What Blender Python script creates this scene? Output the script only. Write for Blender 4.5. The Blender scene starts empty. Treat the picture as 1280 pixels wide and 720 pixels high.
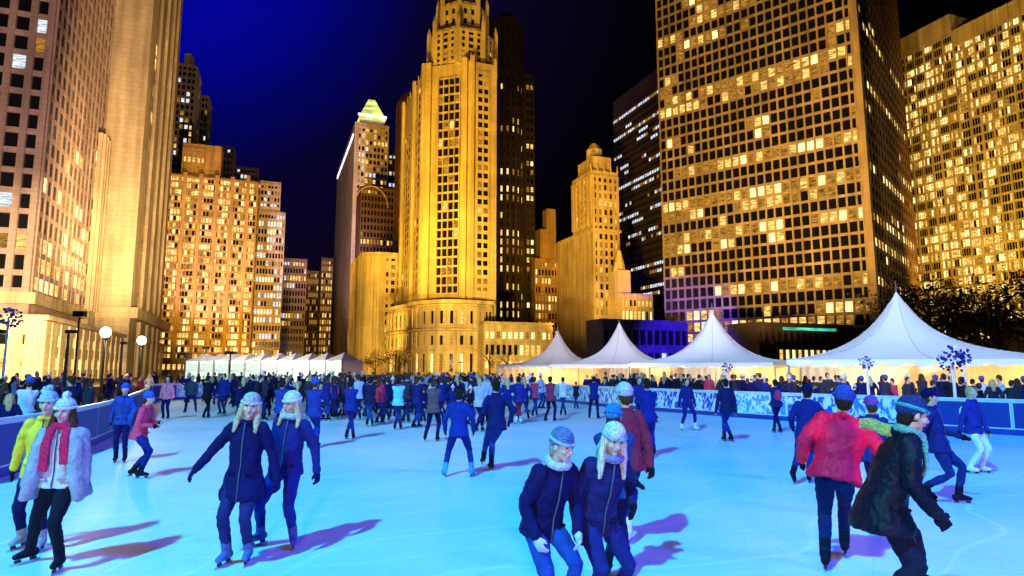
import bpy, bmesh, math, random
import numpy as np
from mathutils import Vector, Matrix, noise
random.seed(7)
SC = bpy.context.scene
COL = SC.collection
R = math.radians
V = Vector

# ------------------------------------------------------------ camera
F = 800.0                        # focal length in pixels of a 1280 px wide picture
TH = math.atan(102 / F)          # camera pitched slightly up
cam_d = bpy.data.cameras.new('camera'); cam = bpy.data.objects.new('camera', cam_d); COL.objects.link(cam)
cam_d.sensor_width = 36; cam_d.lens = 36 * F / 1280; cam_d.clip_end = 5000; cam_d.clip_start = .1
CAM = V((0, 0, 2.0)); cam.location = CAM; cam.rotation_euler = (R(90) + TH, 0, 0)
SC.camera = cam
SC.view_settings.view_transform = 'Standard'; SC.view_settings.look = 'None'
SC.view_settings.exposure = 0; SC.view_settings.gamma = 1
SC.render.resolution_x = 1024; SC.render.resolution_y = 576

# ------------------------------------------------------------ night sky
w = bpy.data.worlds.new('World'); SC.world = w; w.use_nodes = True
nt = w.node_tree; nt.nodes.clear()
o_ = nt.nodes.new('ShaderNodeOutputWorld'); bg = nt.nodes.new('ShaderNodeBackground')
tc = nt.nodes.new('ShaderNodeTexCoord'); dp = nt.nodes.new('ShaderNodeVectorMath'); dp.operation = 'DOT_PRODUCT'
dp.inputs[1].default_value = V((-.46, .75, .60)).normalized()
rp = nt.nodes.new('ShaderNodeValToRGB'); e = rp.color_ramp.elements
e[0].position = .55; e[0].color = (.0004, .0003, .001, 1)
e[1].position = 1.0; e[1].color = (.0005, .0012, .36, 1)
for p, c in ((.80, (.0006, .0004, .0015, 1)), (.89, (.003, .0012, .012, 1)), (.94, (.002, .001, .024, 1)), (.966, (.001, .001, .11, 1))):
    q = e.new(p); q.color = c
nt.links.new(tc.outputs['Generated'], dp.inputs[0]); nt.links.new(dp.outputs['Value'], rp.inputs[0])
nt.links.new(rp.outputs[0], bg.inputs[0]); bg.inputs[1].default_value = 1.0
nt.links.new(bg.outputs[0], o_.inputs[0])

# ------------------------------------------------------------ rink lights (on a mast left of the frame), added fill spots and facade floods
def spot(name, loc, tgt, power, col, angle=60, blend=.6, radius=.5):
    d = bpy.data.lights.new(name, 'SPOT'); d.energy = power; d.color = col
    d.spot_size = R(angle); d.spot_blend = blend; d.shadow_soft_size = radius
    o = bpy.data.objects.new(name, d); COL.objects.link(o); o.location = loc
    o.rotation_euler = (V(tgt) - V(loc)).to_track_quat('-Z', 'Y').to_euler()
    return o
KEY = (-15, -16, 32)
spot('rink_and_fill_light', KEY, (-2, 14, 0), 150000, (.008, .58, .92), 66, .7, .55)
spot('rink_and_fill_light', (-17, -13, 32), (-4, 27, 0), 30000, (1.0, .5, .35), 32, 1.0, .6)
spot('rink_and_fill_light', (-17, -15, 31), (-8, 10, 0), 8000, (1.0, .42, .30), 20, 1.0, .6)
spot('rink_and_fill_light', (-13, -16, 31), (3.9, 7.4, 1), 20000, (1.0, .16, .22), 7, 1.0, .6)  # narrow red spot added to brighten the red jacket
spot('rink_and_fill_light', (24, -4, 22), (2, 16, 0), 62000, (.05, .09, 1.0), 95, .9, 3.5)  # broad blue fill added to tint the skaters' shadows
spot('rink_and_fill_light', (1, -15, 5.5), (0, 10, 1), 9500, (1.0, .44, .36), 70, .8, .5)  # low warm fill added in front so faces and clothes brighten
WARM = (1, .56, .10)
FLOODS = [  # position, target, power (W), colour, cone
    ((-38, 120, 7), (-22, 215, 75), 1050000, (1, .52, .03), 62),      # corner tower
    ((-12, 150, 4), (-14, 215, 15), 240000, (1, .62, .12), 80),       # its podium
    ((-60, 150, 4), (-42, 240, 80), 360000, (1, .52, .04), 60),      # its left flank
    ((-50, 105, 6), (-97, 168, 65), 520000, (1, .60, .22), 70),      # left stone block
    ((-48, 60, 6), (-90, 112, 55), 210000, (1, .60, .44), 85),       # left office
    ((-42, 62, 8), (-82, 118, 5), 420000, (1, .70, .26), 60),       # arcade
    ((-85, 200, 5), (-115, 290, 55), 640000, (1, .46, .03), 70),     # grid tower
    ((-110, 235, 5), (-165, 335, 110), 260000, (.9, .62, .65), 50),  # pale towers behind it
    ((21, 172, 6), (30, 262, 55), 560000, (1, .46, .02), 50),        # stepped deco tower
    ((-75, 270, 5), (-95, 360, 90), 620000, (1, .74, .66), 60),     # pyramid tower
    ((-45, 190, 4), (-62, 262, 30), 190000, (1, .56, .06), 60),      # curved block
    ((35, 85, 6), (66, 168, 75), 720000, (1, .54, .13), 75),         # large grid tower
    ((30, 95, 3), (50, 180, 8), 700000, (.10, .03, 1), 30),          # blue wash at its foot
    ((125, 165, 5), (160, 232, 90), 460000, (1, .56, .04), 80),      # far right block
    ((8, 105, 3), (30, 150, 6), 2500, (.06, .03, 1), 60),           # blue wall
    ((28, 190, 3), (42, 240, 25), 60000, (1, .75, .25), 50),         # ornate building
]
FLAB = ['golden tower', 'golden podium', 'left flank of the golden tower', 'tall stone tower', 'pinkish office block', 'cream arcade', 'orange grid building', 'slim pale towers',
        'stepped amber tower', 'pyramid topped tower', 'curved golden building', 'large grid tower', 'blue washed grid tower foot', 'office block at the right edge', 'low blue wall', 'ornate white building', 'left half of the glass pavilion', 'right half of the glass pavilion']

# ------------------------------------------------------------ pixel helpers (measuring the place)
UPV = V((0, -math.sin(TH), math.cos(TH))); FWD = V((0, math.cos(TH), math.sin(TH)))
def ray(px, py): return V(((px - 640) / F, 0, 0)) + UPV * ((360 - py) / F) + FWD
def W(px, py, Y):
    d = ray(px, py); return CAM + d * (Y / d.y)
def G(px, py):
    d = ray(px, py); return CAM + d * (-CAM.z / d.z)
def zat(py, Y): return W(640, py, Y).z
def xat(px, py, Y): return W(px, py, Y).x
def proj(p):
    q = V(p) - CAM; zc = q.dot(FWD)
    if zc <= .1: return None
    return 640 + q.x / zc * F, 360 - q.dot(UPV) / zc * F, zc

# ------------------------------------------------------------ materials
def newmat(name):
    m = bpy.data.materials.new(name); m.use_nodes = True
    return m, m.node_tree, m.node_tree.nodes['Principled BSDF']
def mat(name, col, rough=.6, metal=0, var=.15, scale=3.0, bump=.15, bscale=20, spec=.5, sheen=0):
    m, t, b = newmat(name)
    b.inputs['Roughness'].default_value = rough; b.inputs['Metallic'].default_value = metal
    b.inputs['Specular IOR Level'].default_value = spec
    if sheen: b.inputs['Sheen Weight'].default_value = sheen
    c = t.nodes.new('ShaderNodeTexCoord'); n = t.nodes.new('ShaderNodeTexNoise')
    n.inputs['Scale'].default_value = scale; n.inputs['Detail'].default_value = 5
    r = t.nodes.new('ShaderNodeValToRGB')
    r.color_ramp.elements[0].position = .3; r.color_ramp.elements[1].position = .7
    r.color_ramp.elements[0].color = tuple(x * (1 - var) for x in col) + (1,)
    r.color_ramp.elements[1].color = tuple(min(1, x * (1 + var)) for x in col) + (1,)
    t.links.new(c.outputs['Object'], n.inputs['Vector']); t.links.new(n.outputs['Fac'], r.inputs[0])
    t.links.new(r.outputs[0], b.inputs['Base Color'])
    if bump:
        n2 = t.nodes.new('ShaderNodeTexNoise'); n2.inputs['Scale'].default_value = bscale; n2.inputs['Detail'].default_value = 4
        bp = t.nodes.new('ShaderNodeBump'); bp.inputs['Strength'].default_value = bump; bp.inputs['Distance'].default_value = .05
        t.links.new(c.outputs['Object'], n2.inputs['Vector']); t.links.new(n2.outputs['Fac'], bp.inputs['Height'])
        t.links.new(bp.outputs[0], b.inputs['Normal'])
    return m
def emat(name, col, s, var=0, scale=.35, base=(.02, .02, .02)):
    m, t, b = newmat(name)
    b.inputs['Base Color'].default_value = base + (1,); b.inputs['Roughness'].default_value = .3
    b.inputs['Emission Color'].default_value = col + (1,); b.inputs['Emission Strength'].default_value = s
    if var:                                   # rooms: blinds, ceiling lamps and furniture make lit panes uneven
        c = t.nodes.new('ShaderNodeTexCoord'); n = t.nodes.new('ShaderNodeTexNoise'); n.inputs['Scale'].default_value = scale
        n.inputs['Detail'].default_value = 3
        mr = t.nodes.new('ShaderNodeMapRange'); mr.inputs[1].default_value = .32; mr.inputs[2].default_value = .68
        mr.inputs[3].default_value = s * (1 - var); mr.inputs[4].default_value = s * (1 + var)
        mp = t.nodes.new('ShaderNodeMapping'); mp.inputs['Scale'].default_value = (.6, .6, 2.6); t.links.new(c.outputs['Object'], mp.inputs[0])
        t.links.new(mp.outputs[0], n.inputs['Vector']); t.links.new(n.outputs['Fac'], mr.inputs[0])
        t.links.new(mr.outputs[0], b.inputs['Emission Strength'])
    return m
def glass_mat(name, col=(.008, .009, .012)):
    m, t, b = newmat(name)
    b.inputs['Base Color'].default_value = col + (1,); b.inputs['Roughness'].default_value = .12
    b.inputs['Specular IOR Level'].default_value = .5
    return m
def stone(name, col, rough=.85, bw=1.8, bh=.9, var=.2):
    m = mat(name, col, rough, var=var, scale=.12, bump=0); t = m.node_tree; b = t.nodes['Principled BSDF']; L = t.links.new
    c = [n for n in t.nodes if n.type == 'TEX_COORD'][0]; r = [n for n in t.nodes if n.type == 'VALTORGB'][0]
    sp = t.nodes.new('ShaderNodeSeparateXYZ'); ad = t.nodes.new('ShaderNodeMath'); ad.operation = 'MULTIPLY_ADD'; ad.inputs[1].default_value = .7
    cb = t.nodes.new('ShaderNodeCombineXYZ'); L(c.outputs['Object'], sp.inputs[0]); L(sp.outputs[1], ad.inputs[0]); L(sp.outputs[0], ad.inputs[2]); L(ad.outputs[0], cb.inputs[0]); L(sp.outputs[2], cb.inputs[1])
    br = t.nodes.new('ShaderNodeTexBrick'); br.inputs['Scale'].default_value = 1; br.inputs['Brick Width'].default_value = bw; br.inputs['Row Height'].default_value = bh; br.inputs['Mortar Size'].default_value = .05
    br.inputs['Color1'].default_value = (1, 1, 1, 1); br.inputs['Color2'].default_value = (.90, .90, .90, 1); br.inputs['Mortar'].default_value = (.70, .70, .70, 1); L(cb.outputs[0], br.inputs['Vector'])
    mp = t.nodes.new('ShaderNodeMapping'); mp.inputs['Scale'].default_value = (.5, .5, .035); L(c.outputs['Object'], mp.inputs[0])
    n = t.nodes.new('ShaderNodeTexNoise'); n.inputs['Scale'].default_value = 1; n.inputs['Detail'].default_value = 6; L(mp.outputs[0], n.inputs['Vector'])
    mr = t.nodes.new('ShaderNodeMapRange'); mr.inputs[1].default_value = .35; mr.inputs[2].default_value = .65; mr.inputs[3].default_value = .68; mr.inputs[4].default_value = 1.1; L(n.outputs['Fac'], mr.inputs[0])
    x1 = t.nodes.new('ShaderNodeMix'); x1.data_type = 'RGBA'; x1.blend_type = 'MULTIPLY'; x1.inputs[0].default_value = 1; L(r.outputs[0], x1.inputs[6]); L(br.outputs['Color'], x1.inputs[7])
    vm = t.nodes.new('ShaderNodeVectorMath'); vm.operation = 'SCALE'; L(x1.outputs[2], vm.inputs[0]); L(mr.outputs[0], vm.inputs['Scale']); L(vm.outputs[0], b.inputs['Base Color'])
    return m
M = dict(
    lime=stone('limestone', (.58, .48, .34), .85, 2.4, 1.2),
    cream=stone('cream_terracotta', (.68, .55, .36), .8, 1.8, .9),
    pink=stone('pink_granite', (.46, .34, .31), .8, 2, 1),
    brownm=stone('bronze_pier', (.50, .38, .21), .6, 2.5, 3.6),
    dark=mat('dark_cladding', (.030, .022, .022), .45, var=.3, scale=.1, bump=0),
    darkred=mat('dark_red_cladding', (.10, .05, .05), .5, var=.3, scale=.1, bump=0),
    lilac=stone('pale_lilac_concrete', (.46, .37, .40), .8, 3, 1.5),
    orange=stone('orange_brick', (.50, .32, .12), .85, 1.6, .8),
    roof=mat('roof_gravel', (.08, .07, .07), .9),
    bluewall=mat('wall_with_blue_light_tint', (.05, .05, .14), .7, var=.4, scale=.3),  # blue light on the wall is mixed into its base colour
    glass=glass_mat('dark_window_glass'), glassb=glass_mat('bronze_window_glass', (.02, .010, .008)),
    lit=emat('lit_warm_window', (1, .62, .15), 1.05, .85, 1.1),
    litb=emat('lit_bright_window', (1, .80, .32), 1.6, .6, 1.1),
    dim=emat('dim_amber_window', (1, .46, .06), .36, 1.0, 1.3),
    cool=emat('lit_cool_window', (.80, .90, 1), .9, .8, 1.1),
    green=emat('green_lit_strip', (.1, .9, .55), .9, .6, .5),
    fabric=mat('white_tent_fabric', (.80, .80, .82), .7, var=.04, scale=.6, bump=.25, bscale=1.2),
    steel=mat('painted_steel', (.30, .31, .34), .4, .6, var=.1),
    black=mat('black_iron', (.015, .015, .017), .45, .3),
    bark=mat('bark', (.08, .055, .04), .9, bump=.5),
    leaf=mat('dark_foliage', (.045, .06, .022), .7, var=.5, scale=1.5),
    globe=emat('lit_lamp_globe', (1, .86, .58), 9),
    bulb=emat('lit_bulb', (1, .75, .4), 12),
    skin=mat('skin', (.62, .38, .28), .5, var=.06, scale=6, bump=.05, bscale=60),
    lips=mat('lips', (.45, .10, .10), .4),
    eye=mat('eye_dark', (.03, .02, .02), .2, bump=0),
    ivory=mat('ivory_wood_band', (.70, .68, .62), .5),
    blade=mat('polished_blade', (.6, .62, .66), .2, 1, bump=0),
)

def setk(o, label=None, cat=None, group=None, kind=None):
    if label and len(label.split()) > 16: print('LONG', label)
    if label: o['label'] = label
    if cat: o['category'] = cat
    if group: o['group'] = group
    if kind: o['kind'] = kind
    return o
def empty(name, loc=(0, 0, 0), rz=0):
    o = bpy.data.objects.new(name, None); COL.objects.link(o); o.location = loc; o.rotation_euler = (0, 0, rz)
    o.empty_display_size = .2
    return o

class MB:
    def __init__(s): s.v = []; s.f = []; s.m = []; s.mats = []
    def mi(s, m):
        if m not in s.mats: s.mats.append(m)
        return s.mats.index(m)
    def add(s, vs, fs, m):
        n = len(s.v); k = s.mi(m)
        s.v += [tuple(p) for p in vs]; s.f += [tuple(i + n for i in f) for f in fs]; s.m += [k] * len(fs)
    def obox(s, c, ax, ay, az, m):       # centre and three half-axis vectors
        c, ax, ay, az = V(c), V(ax), V(ay), V(az)
        vs = [c + ax * i + ay * j + az * k for k in (-1, 1) for j in (-1, 1) for i in (-1, 1)]
        fs = [(0, 2, 3, 1), (4, 5, 7, 6), (0, 1, 5, 4), (2, 6, 7, 3), (0, 4, 6, 2), (1, 3, 7, 5)]
        if ax.cross(ay).dot(az) < 0: fs = [f[::-1] for f in fs]
        s.add(vs, fs, m)
    def box(s, x0, x1, y0, y1, z0, z1, m):
        s.obox(((x0 + x1) / 2, (y0 + y1) / 2, (z0 + z1) / 2), ((x1 - x0) / 2, 0, 0), (0, (y1 - y0) / 2, 0), (0, 0, (z1 - z0) / 2), m)
    def prism(s, poly, z0, z1, m, top=None, scale_top=1):
        n = len(poly); A = sum(poly[i][0] * poly[(i + 1) % n][1] - poly[(i + 1) % n][0] * poly[i][1] for i in range(n))
        if A < 0: poly = poly[::-1]
        cx = sum(p[0] for p in poly) / n; cy = sum(p[1] for p in poly) / n
        vs = [(p[0], p[1], z0) for p in poly] + [(cx + (p[0] - cx) * scale_top, cy + (p[1] - cy) * scale_top, z1) for p in poly]
        fs = [(i, (i + 1) % n, n + (i + 1) % n, n + i) for i in range(n)]
        s.add(vs, fs + [tuple(range(n))[::-1]], m)
        s.add(vs[n:], [tuple(range(n))], top or m)
    def tube(s, pts, rad, m, side=V((1, 0, 0)), seg=12, cap=True):
        pts = [V(p) for p in pts]; rings = []; n = len(pts)
        rad = [(r, r) if not isinstance(r, (tuple, list)) else r for r in rad]
        P = list(pts); Rr = list(rad)
        if cap:
            t0 = (pts[0] - pts[1]).normalized(); t1 = (pts[-1] - pts[-2]).normalized()
            r0 = min(rad[0]); r1 = min(rad[-1])
            P = [pts[0] + t0 * r0 * .85, pts[0] + t0 * r0 * .5] + P + [pts[-1] + t1 * r1 * .5, pts[-1] + t1 * r1 * .85]
            Rr = [(rad[0][0] * .5, rad[0][1] * .5), (rad[0][0] * .86, rad[0][1] * .86)] + Rr + [(rad[-1][0] * .86, rad[-1][1] * .86), (rad[-1][0] * .5, rad[-1][1] * .5)]
        vs = []; N = len(P)
        for i in range(N):
            t = (P[min(i + 1, N - 1)] - P[max(i - 1, 0)]).normalized()
            a = side - t * side.dot(t)
            if a.length < .05: a = t.orthogonal()
            a.normalize(); b = t.cross(a)
            for k in range(seg):
                an = 2 * math.pi * k / seg
                vs.append(P[i] + a * (math.cos(an) * Rr[i][0]) + b * (math.sin(an) * Rr[i][1]))
        fs = []
        for i in range(N - 1):
            for k in range(seg):
                k2 = (k + 1) % seg
                fs.append((i * seg + k, i * seg + k2, (i + 1) * seg + k2, (i + 1) * seg + k))
        fs.append(tuple(range(seg))[::-1]); fs.append(tuple((N - 1) * seg + k for k in range(seg)))
        s.add(vs, fs, m)
    def ell(s, c, r, m, ax=None, nu=14, nv=9):
        c = V(c); ax = ax or (V((1, 0, 0)), V((0, 1, 0)), V((0, 0, 1)))
        vs = [c - ax[2] * r[2]]
        for j in range(1, nv):
            ph = -math.pi / 2 + math.pi * j / nv
            for i in range(nu):
                a = 2 * math.pi * i / nu
                vs.append(c + ax[0] * (r[0] * math.cos(ph) * math.cos(a)) + ax[1] * (r[1] * math.cos(ph) * math.sin(a)) + ax[2] * (r[2] * math.sin(ph)))
        vs.append(c + ax[2] * r[2]); L = len(vs) - 1
        fs = [(0, 1 + (i + 1) % nu, 1 + i) for i in range(nu)]
        for j in range(nv - 2):
            for i in range(nu):
                a = 1 + j * nu + i; b = 1 + j * nu + (i + 1) % nu
                fs.append((a, b, b + nu, a + nu))
        o = 1 + (nv - 2) * nu
        fs += [(o + i, o + (i + 1) % nu, L) for i in range(nu)]
        s.add(vs, fs, m)
    def mesh(s, name, smooth=False):
        me = bpy.data.meshes.new(name); me.from_pydata(s.v, [], s.f)
        for m in s.mats: me.materials.append(m)
        me.polygons.foreach_set('material_index', s.m)
        if smooth: me.polygons.foreach_set('use_smooth', [True] * len(s.f))
        me.update(); return me
    def build(s, name, parent=None, smooth=False):
        o = bpy.data.objects.new(name, s.mesh(name, smooth)); COL.objects.link(o)
        if parent: o.parent = parent
        return o
def copy_tree(o, parent=None):
    c = o.copy(); COL.objects.link(c)
    if parent: c.parent = parent
    for ch in list(o.children): copy_tree(ch, c)
    return c

# ------------------------------------------------------------ ground, ice
g = MB(); g.add([(-3000, -600, -.012), (3000, -600, -.012), (3000, 3500, -.012), (-3000, 3500, -.012)], [(0, 1, 2, 3)],
                mat('plaza_paving', (.10, .09, .085), .8, var=.25, scale=.6, bump=.3, bscale=4))
setk(g.build('ground'), kind='structure')
# rink outline, clockwise from the near left: board line measured from the photograph
RB = [(-7.6, -6), (-8.6, 6), (-9.4, 11.6), (-10.6, 16), (-13.0, 21.8), (-18.5, 33), (-23, 42), (-18, 47), (-8, 49), (0, 46), (3.1, 40),
      (5.4, 34.5), (8.4, 29.2), (12.2, 23.6), (15.8, 19.4), (19, 14), (21, 6), (20, -6)]
def catmull(P, n):
    out = []
    for i in range(len(P) - 1):
        p0 = V(P[max(i - 1, 0)]); p1 = V(P[i]); p2 = V(P[i + 1]); p3 = V(P[min(i + 2, len(P) - 1)])
        for k in range(n):
            t = k / n
            out.append(.5 * ((2 * p1) + (p2 - p0) * t + (2 * p0 - 5 * p1 + 4 * p2 - p3) * t * t + (3 * p1 - p0 - 3 * p2 + p3) * t ** 3))
    out.append(V(P[-1])); return out
RC = catmull(RB, 8)
m, t, b = newmat('skated_ice')
b.inputs['Roughness'].default_value = .42; b.inputs['Specular IOR Level'].default_value = .35
c = t.nodes.new('ShaderNodeTexCoord'); n = t.nodes.new('ShaderNodeTexNoise'); n.inputs['Scale'].default_value = .35; n.inputs['Detail'].default_value = 6
r = t.nodes.new('ShaderNodeValToRGB'); r.color_ramp.elements[0].position = .35; r.color_ramp.elements[1].position = .65
r.color_ramp.elements[0].color = (.40, .68, .80, 1); r.color_ramp.elements[1].color = (.60, .78, .90, 1)
wv = t.nodes.new('ShaderNodeTexNoise'); wv.inputs['Scale'].default_value = 2.5; wv.inputs['Detail'].default_value = 8
mp = t.nodes.new('ShaderNodeMapping'); mp.inputs['Scale'].default_value = (9, .9, 1); mp.inputs['Rotation'].default_value = (0, 0, .7)
bp = t.nodes.new('ShaderNodeBump'); bp.inputs['Strength'].default_value = .25; bp.inputs['Distance'].default_value = .02
mr = t.nodes.new('ShaderNodeMapRange'); mr.inputs[3].default_value = .26; mr.inputs[4].default_value = .6
for a_, b_ in ((c.outputs['Object'], n.inputs['Vector']), (n.outputs['Fac'], r.inputs[0]), (r.outputs[0], b.inputs['Base Color']),
               (c.outputs['Object'], mp.inputs['Vector']), (mp.outputs[0], wv.inputs['Vector']), (wv.outputs['Fac'], bp.inputs['Height']),
               (bp.outputs[0], b.inputs['Normal']), (wv.outputs['Fac'], mr.inputs[0]), (mr.outputs[0], b.inputs['Roughness'])): t.links.new(a_, b_)
L = t.links.new                                    # skate marks: thin curved lines at several angles
prev = r.outputs[0]; hs = []
for ang, sc_, dist in ((.4, 2.2, 14.0), (1.5, 1.3, 22.0), (2.5, 2.9, 18.0), (.9, .9, 30.0)):
    mp2 = t.nodes.new('ShaderNodeMapping'); mp2.inputs['Rotation'].default_value = (0, 0, ang); L(c.outputs['Object'], mp2.inputs[0])
    wv2 = t.nodes.new('ShaderNodeTexWave'); wv2.inputs['Scale'].default_value = sc_ * .35; wv2.inputs['Distortion'].default_value = dist; wv2.inputs['Detail'].default_value = 1.5; wv2.inputs['Detail Scale'].default_value = .35
    L(mp2.outputs[0], wv2.inputs['Vector'])
    th = t.nodes.new('ShaderNodeMapRange'); th.inputs[1].default_value = .985; th.inputs[2].default_value = 1.0; th.inputs[3].default_value = 0; th.inputs[4].default_value = .65; L(wv2.outputs['Fac'], th.inputs[0])
    mm = t.nodes.new('ShaderNodeMath'); mm.operation = 'MULTIPLY'; L(th.outputs[0], mm.inputs[0]); L(wv.outputs['Fac'], mm.inputs[1])
    mx = t.nodes.new('ShaderNodeMix'); mx.data_type = 'RGBA'; mx.inputs[7].default_value = (.95, .97, 1, 1) if len(hs) % 2 else (.45, .58, .70, 1); L(mm.outputs[0], mx.inputs[0]); L(prev, mx.inputs[6]); prev = mx.outputs[2]; hs.append(mm)
L(prev, b.inputs['Base Color'])
ICE = m
g = MB(); vs = [(p.x, p.y, 0) for p in RC]; g.add([(0, 10, 0)] + vs, [(0, i + 2, i + 1) for i in range(len(vs) - 1)] + [(0, 1, len(vs))], ICE)
setk(g.build('ice_rink'), kind='structure')

# ------------------------------------------------------------ buildings
DL = V((-.356, .934)); NP = V((.934, .356))
class Bld:
    def __init__(s, name, label, cat='building', wall='lime', group=None):
        s.name = name; s.root = None; s.w = MB(); s.wm = M[wall]; s.win = []; s.label = label; s.cat = cat; s.group = group; s.extra = []
        s.c = None
    def block(s, poly, z0, z1, m=None, scale_top=1):
        poly = [tuple(p) for p in poly]
        if s.c is None:
            s.c = V((sum(p[0] for p in poly) / len(poly), sum(p[1] for p in poly) / len(poly), 0))
        s.w.prism(poly, z0, z1, m or s.wm, M['roof'] if scale_top == 1 else None, scale_top)
    def facade(s, A, B, z0, z1, nb, nf, lit, pier=.3, span=.35, dp=.5, ds=.3, pm=None, sm=None, sill=0, mull=0):
        A = V(A); B = V(B); d = B - A; L = d.length; d = d / L; n = V((d.y, -d.x))
        if n.dot(V((CAM.x, CAM.y)) - A) < 0: n = -n
        D = V((d.x, d.y, 0)); N = V((n.x, n.y, 0)); Z = V((0, 0, 1)); A3 = V((A.x, A.y, 0))
        bw = L / nb; fh = (z1 - z0) / nf; pm = pm or s.wm; sm = sm or s.wm
        for i in range(nb + 1):
            pw = pier * bw / 2
            c_ = A3 + D * min(max(i * bw, pw), L - pw)
            s.w.obox(c_ + N * (dp / 2 - .05) + Z * ((z0 + z1) / 2), D * pw, N * (dp / 2 + .05), Z * ((z1 - z0) / 2 + .02), pm)
        for j in range(nf + 1):
            sh = span * fh / 2
            z = min(max(z0 + j * fh, z0 + sh), z1 - sh)
            s.w.obox(A3 + D * (L / 2) + N * (ds / 2 - .05) + Z * z, D * (L / 2 - .02), N * (ds / 2 + .05), Z * sh, sm)
        for j in range(nf):
            for i in range(nb):
                k = lit(i, j)
                if k is None: continue
                x0 = i * bw + pier * bw / 2 + .01; x1 = (i + 1) * bw - pier * bw / 2 - .01
                y0 = z0 + j * fh + span * fh / 2 + .01; y1 = z0 + (j + 1) * fh - span * fh / 2 - .01
                c_ = A3 + D * ((x0 + x1) / 2) + N * .06 + Z * ((y0 + y1) / 2)
                s.win.append((c_, D * ((x1 - x0) / 2), N * .03, Z * ((y1 - y0) / 2), k))
    def finish(s):
        s.root = empty(s.name, s.c); setk(s.root, s.label, s.cat, s.group)
        o = s.w.build('wall', None); o.data.transform(Matrix.Translation(-s.c)); o.parent = s.root
        def key(wd):
            q = proj(wd[0])
            if not q or not (-10 < q[0] < 1290 and -10 < q[1] < 470): return 1e9
            vis = wd[0] - CAM
            return q[2] / max(.05, abs(wd[2].normalized().dot(vis.normalized())))
        s.win.sort(key=key); rest = MB()
        for i, (c_, a, b_, z, k) in enumerate(s.win):
            if i < 100 and key((c_, a, b_, z, k)) < 1e8:
                q = MB(); q.obox((0, 0, 0), a, b_, z, M[k]); ob = q.build('window', s.root); ob.location = c_ - s.c
            else: rest.obox(c_ - s.c, a, b_, z, M[k])
        if rest.v: setk(rest.build('window', s.root), kind='stuff')
        for nm, mb, lab in s.extra:
            o = mb.build(nm, None); o.data.transform(Matrix.Translation(-s.c)); o.parent = s.root
            if lab: o['label'] = lab
def rect(K, a, b, du=DL, dv=NP):
    K = V(K[:2]) if not isinstance(K, Vector) else V((K.x, K.y)); return [K, K + dv * b, K + dv * b + du * a, K + du * a]
def P2(px, py, Y): q = W(px, py, Y); return V((q.x, q.y))
def lit_rand(seed, tbl, dark='glass'):
    rg = random.Random(seed)
    def f(i, j):
        r = rg.random()
        for k, p in tbl:
            if r < p: return k
            r -= p
        return dark
    return f
def lit_rows(seed, rows, base=.03, keys=('lit', 'litb', 'dim'), dark='glass', default=.0):
    """rows: dict floor -> probability that a bay is lit; lit bays come in runs"""
    rg = random.Random(seed); mem = {}
    def f(i, j):
        p = rows.get(j, base if default == 0 else default)
        on = mem.get(j)
        if on is None or rg.random() < .35: on = rg.random() < p
        mem[j] = on
        return rg.choice(keys) if on else dark
    return f

# -- left office block with square windows
K = P2(36, 380, 110); zt = 98
b = Bld('office_building', 'pinkish stone office block with square windows at the far left edge', wall='pink')
b.block(rect(K, 42, -60), 0, zt)
fl = 23
b.facade(K, K - NP * 60, 15, zt, 19, fl, lit_rand(3, [('cool', .12), ('lit', .04), ('dim', .06)]), .34, .28, .7, .4)
rw = {0: .9, 1: .7, 2: .8, 3: .3}
b.facade(K, K + DL * 42, 15, zt, 14, fl, lit_rows(4, {0: .4, 1: .9, 2: .95, 3: .6, 4: .5, 8: .3}, .06), .22, .26, .30, .2)
c2 = MB(); c2.prism(rect(K - NP * .0 + NP * 1.2 - DL * 1.2, 44, -62), 13.2, 15.2, M['cream']); b.extra.append(('cornice', c2, None))
b.finish()
# -- low wing between
K1 = P2(112, 380, 142)
b = Bld('office_building', 'low lit stone wing squeezed between the far left office block and tall stone tower', wall='lime')
b.block(rect(K1, 30, -30), 0, 56)
b.facade(K1, K1 - NP * 30, 15, 56, 14, 11, lit_rows(5, {1: .9, 3: .9, 7: .8, 8: .8, 9: .7}, .15, ('lit', 'dim', 'litb')), .4, .35, .6, .3)
b.facade(K1, K1 + DL * 30, 15, 56, 12, 11, lit_rows(6, {1: .9, 3: .9, 7: .8, 8: .8}, .15), .4, .35, .6, .3)
b.finish()
# -- tall stone block with long vertical window shafts
K = P2(158, 380, 150)
b = Bld('stone_tower', 'tall tan stone tower with smooth broad corner and long vertical window shafts', 'tower', wall='lime')
b.block(rect(K, 52, -34), 0, 140)
x = 0
for wd_, nb in ((7, 0), (7.5, 3), (5.5, 0), (5, 2), (4, 0), (6, 2), (3, 0), (5, 2), (4, 0), (5, 2)):
    A = K + DL * x; B = K + DL * (x + wd_)
    if nb: b.facade(A, B, 17, 138, nb, 32, lit_rand(int(x * 7), [('dim', .30), ('lit', .10)]), .16, .22, .10, .06)
    else: b.block([A, B, B + NP * .9, A + NP * .9], 0, 139)
    x += wd_
b.facade(K - NP * 10, K - NP * 12, 17, 138, 1, 32, lit_rand(9, [('dim', .1)]), .3, .5, .3, .2)
b.facade(K - NP * 22, K - NP * 34, 17, 138, 4, 32, lit_rand(9, [('dim', .1)]), .5, .5, .5, .2)
c2 = MB(); c2.prism(rect(K + NP * 2.6 - DL * .8, 56, -38), 14, 16.5, M['cream']); b.extra.append(('cornice', c2, None))
b.finish()
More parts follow.
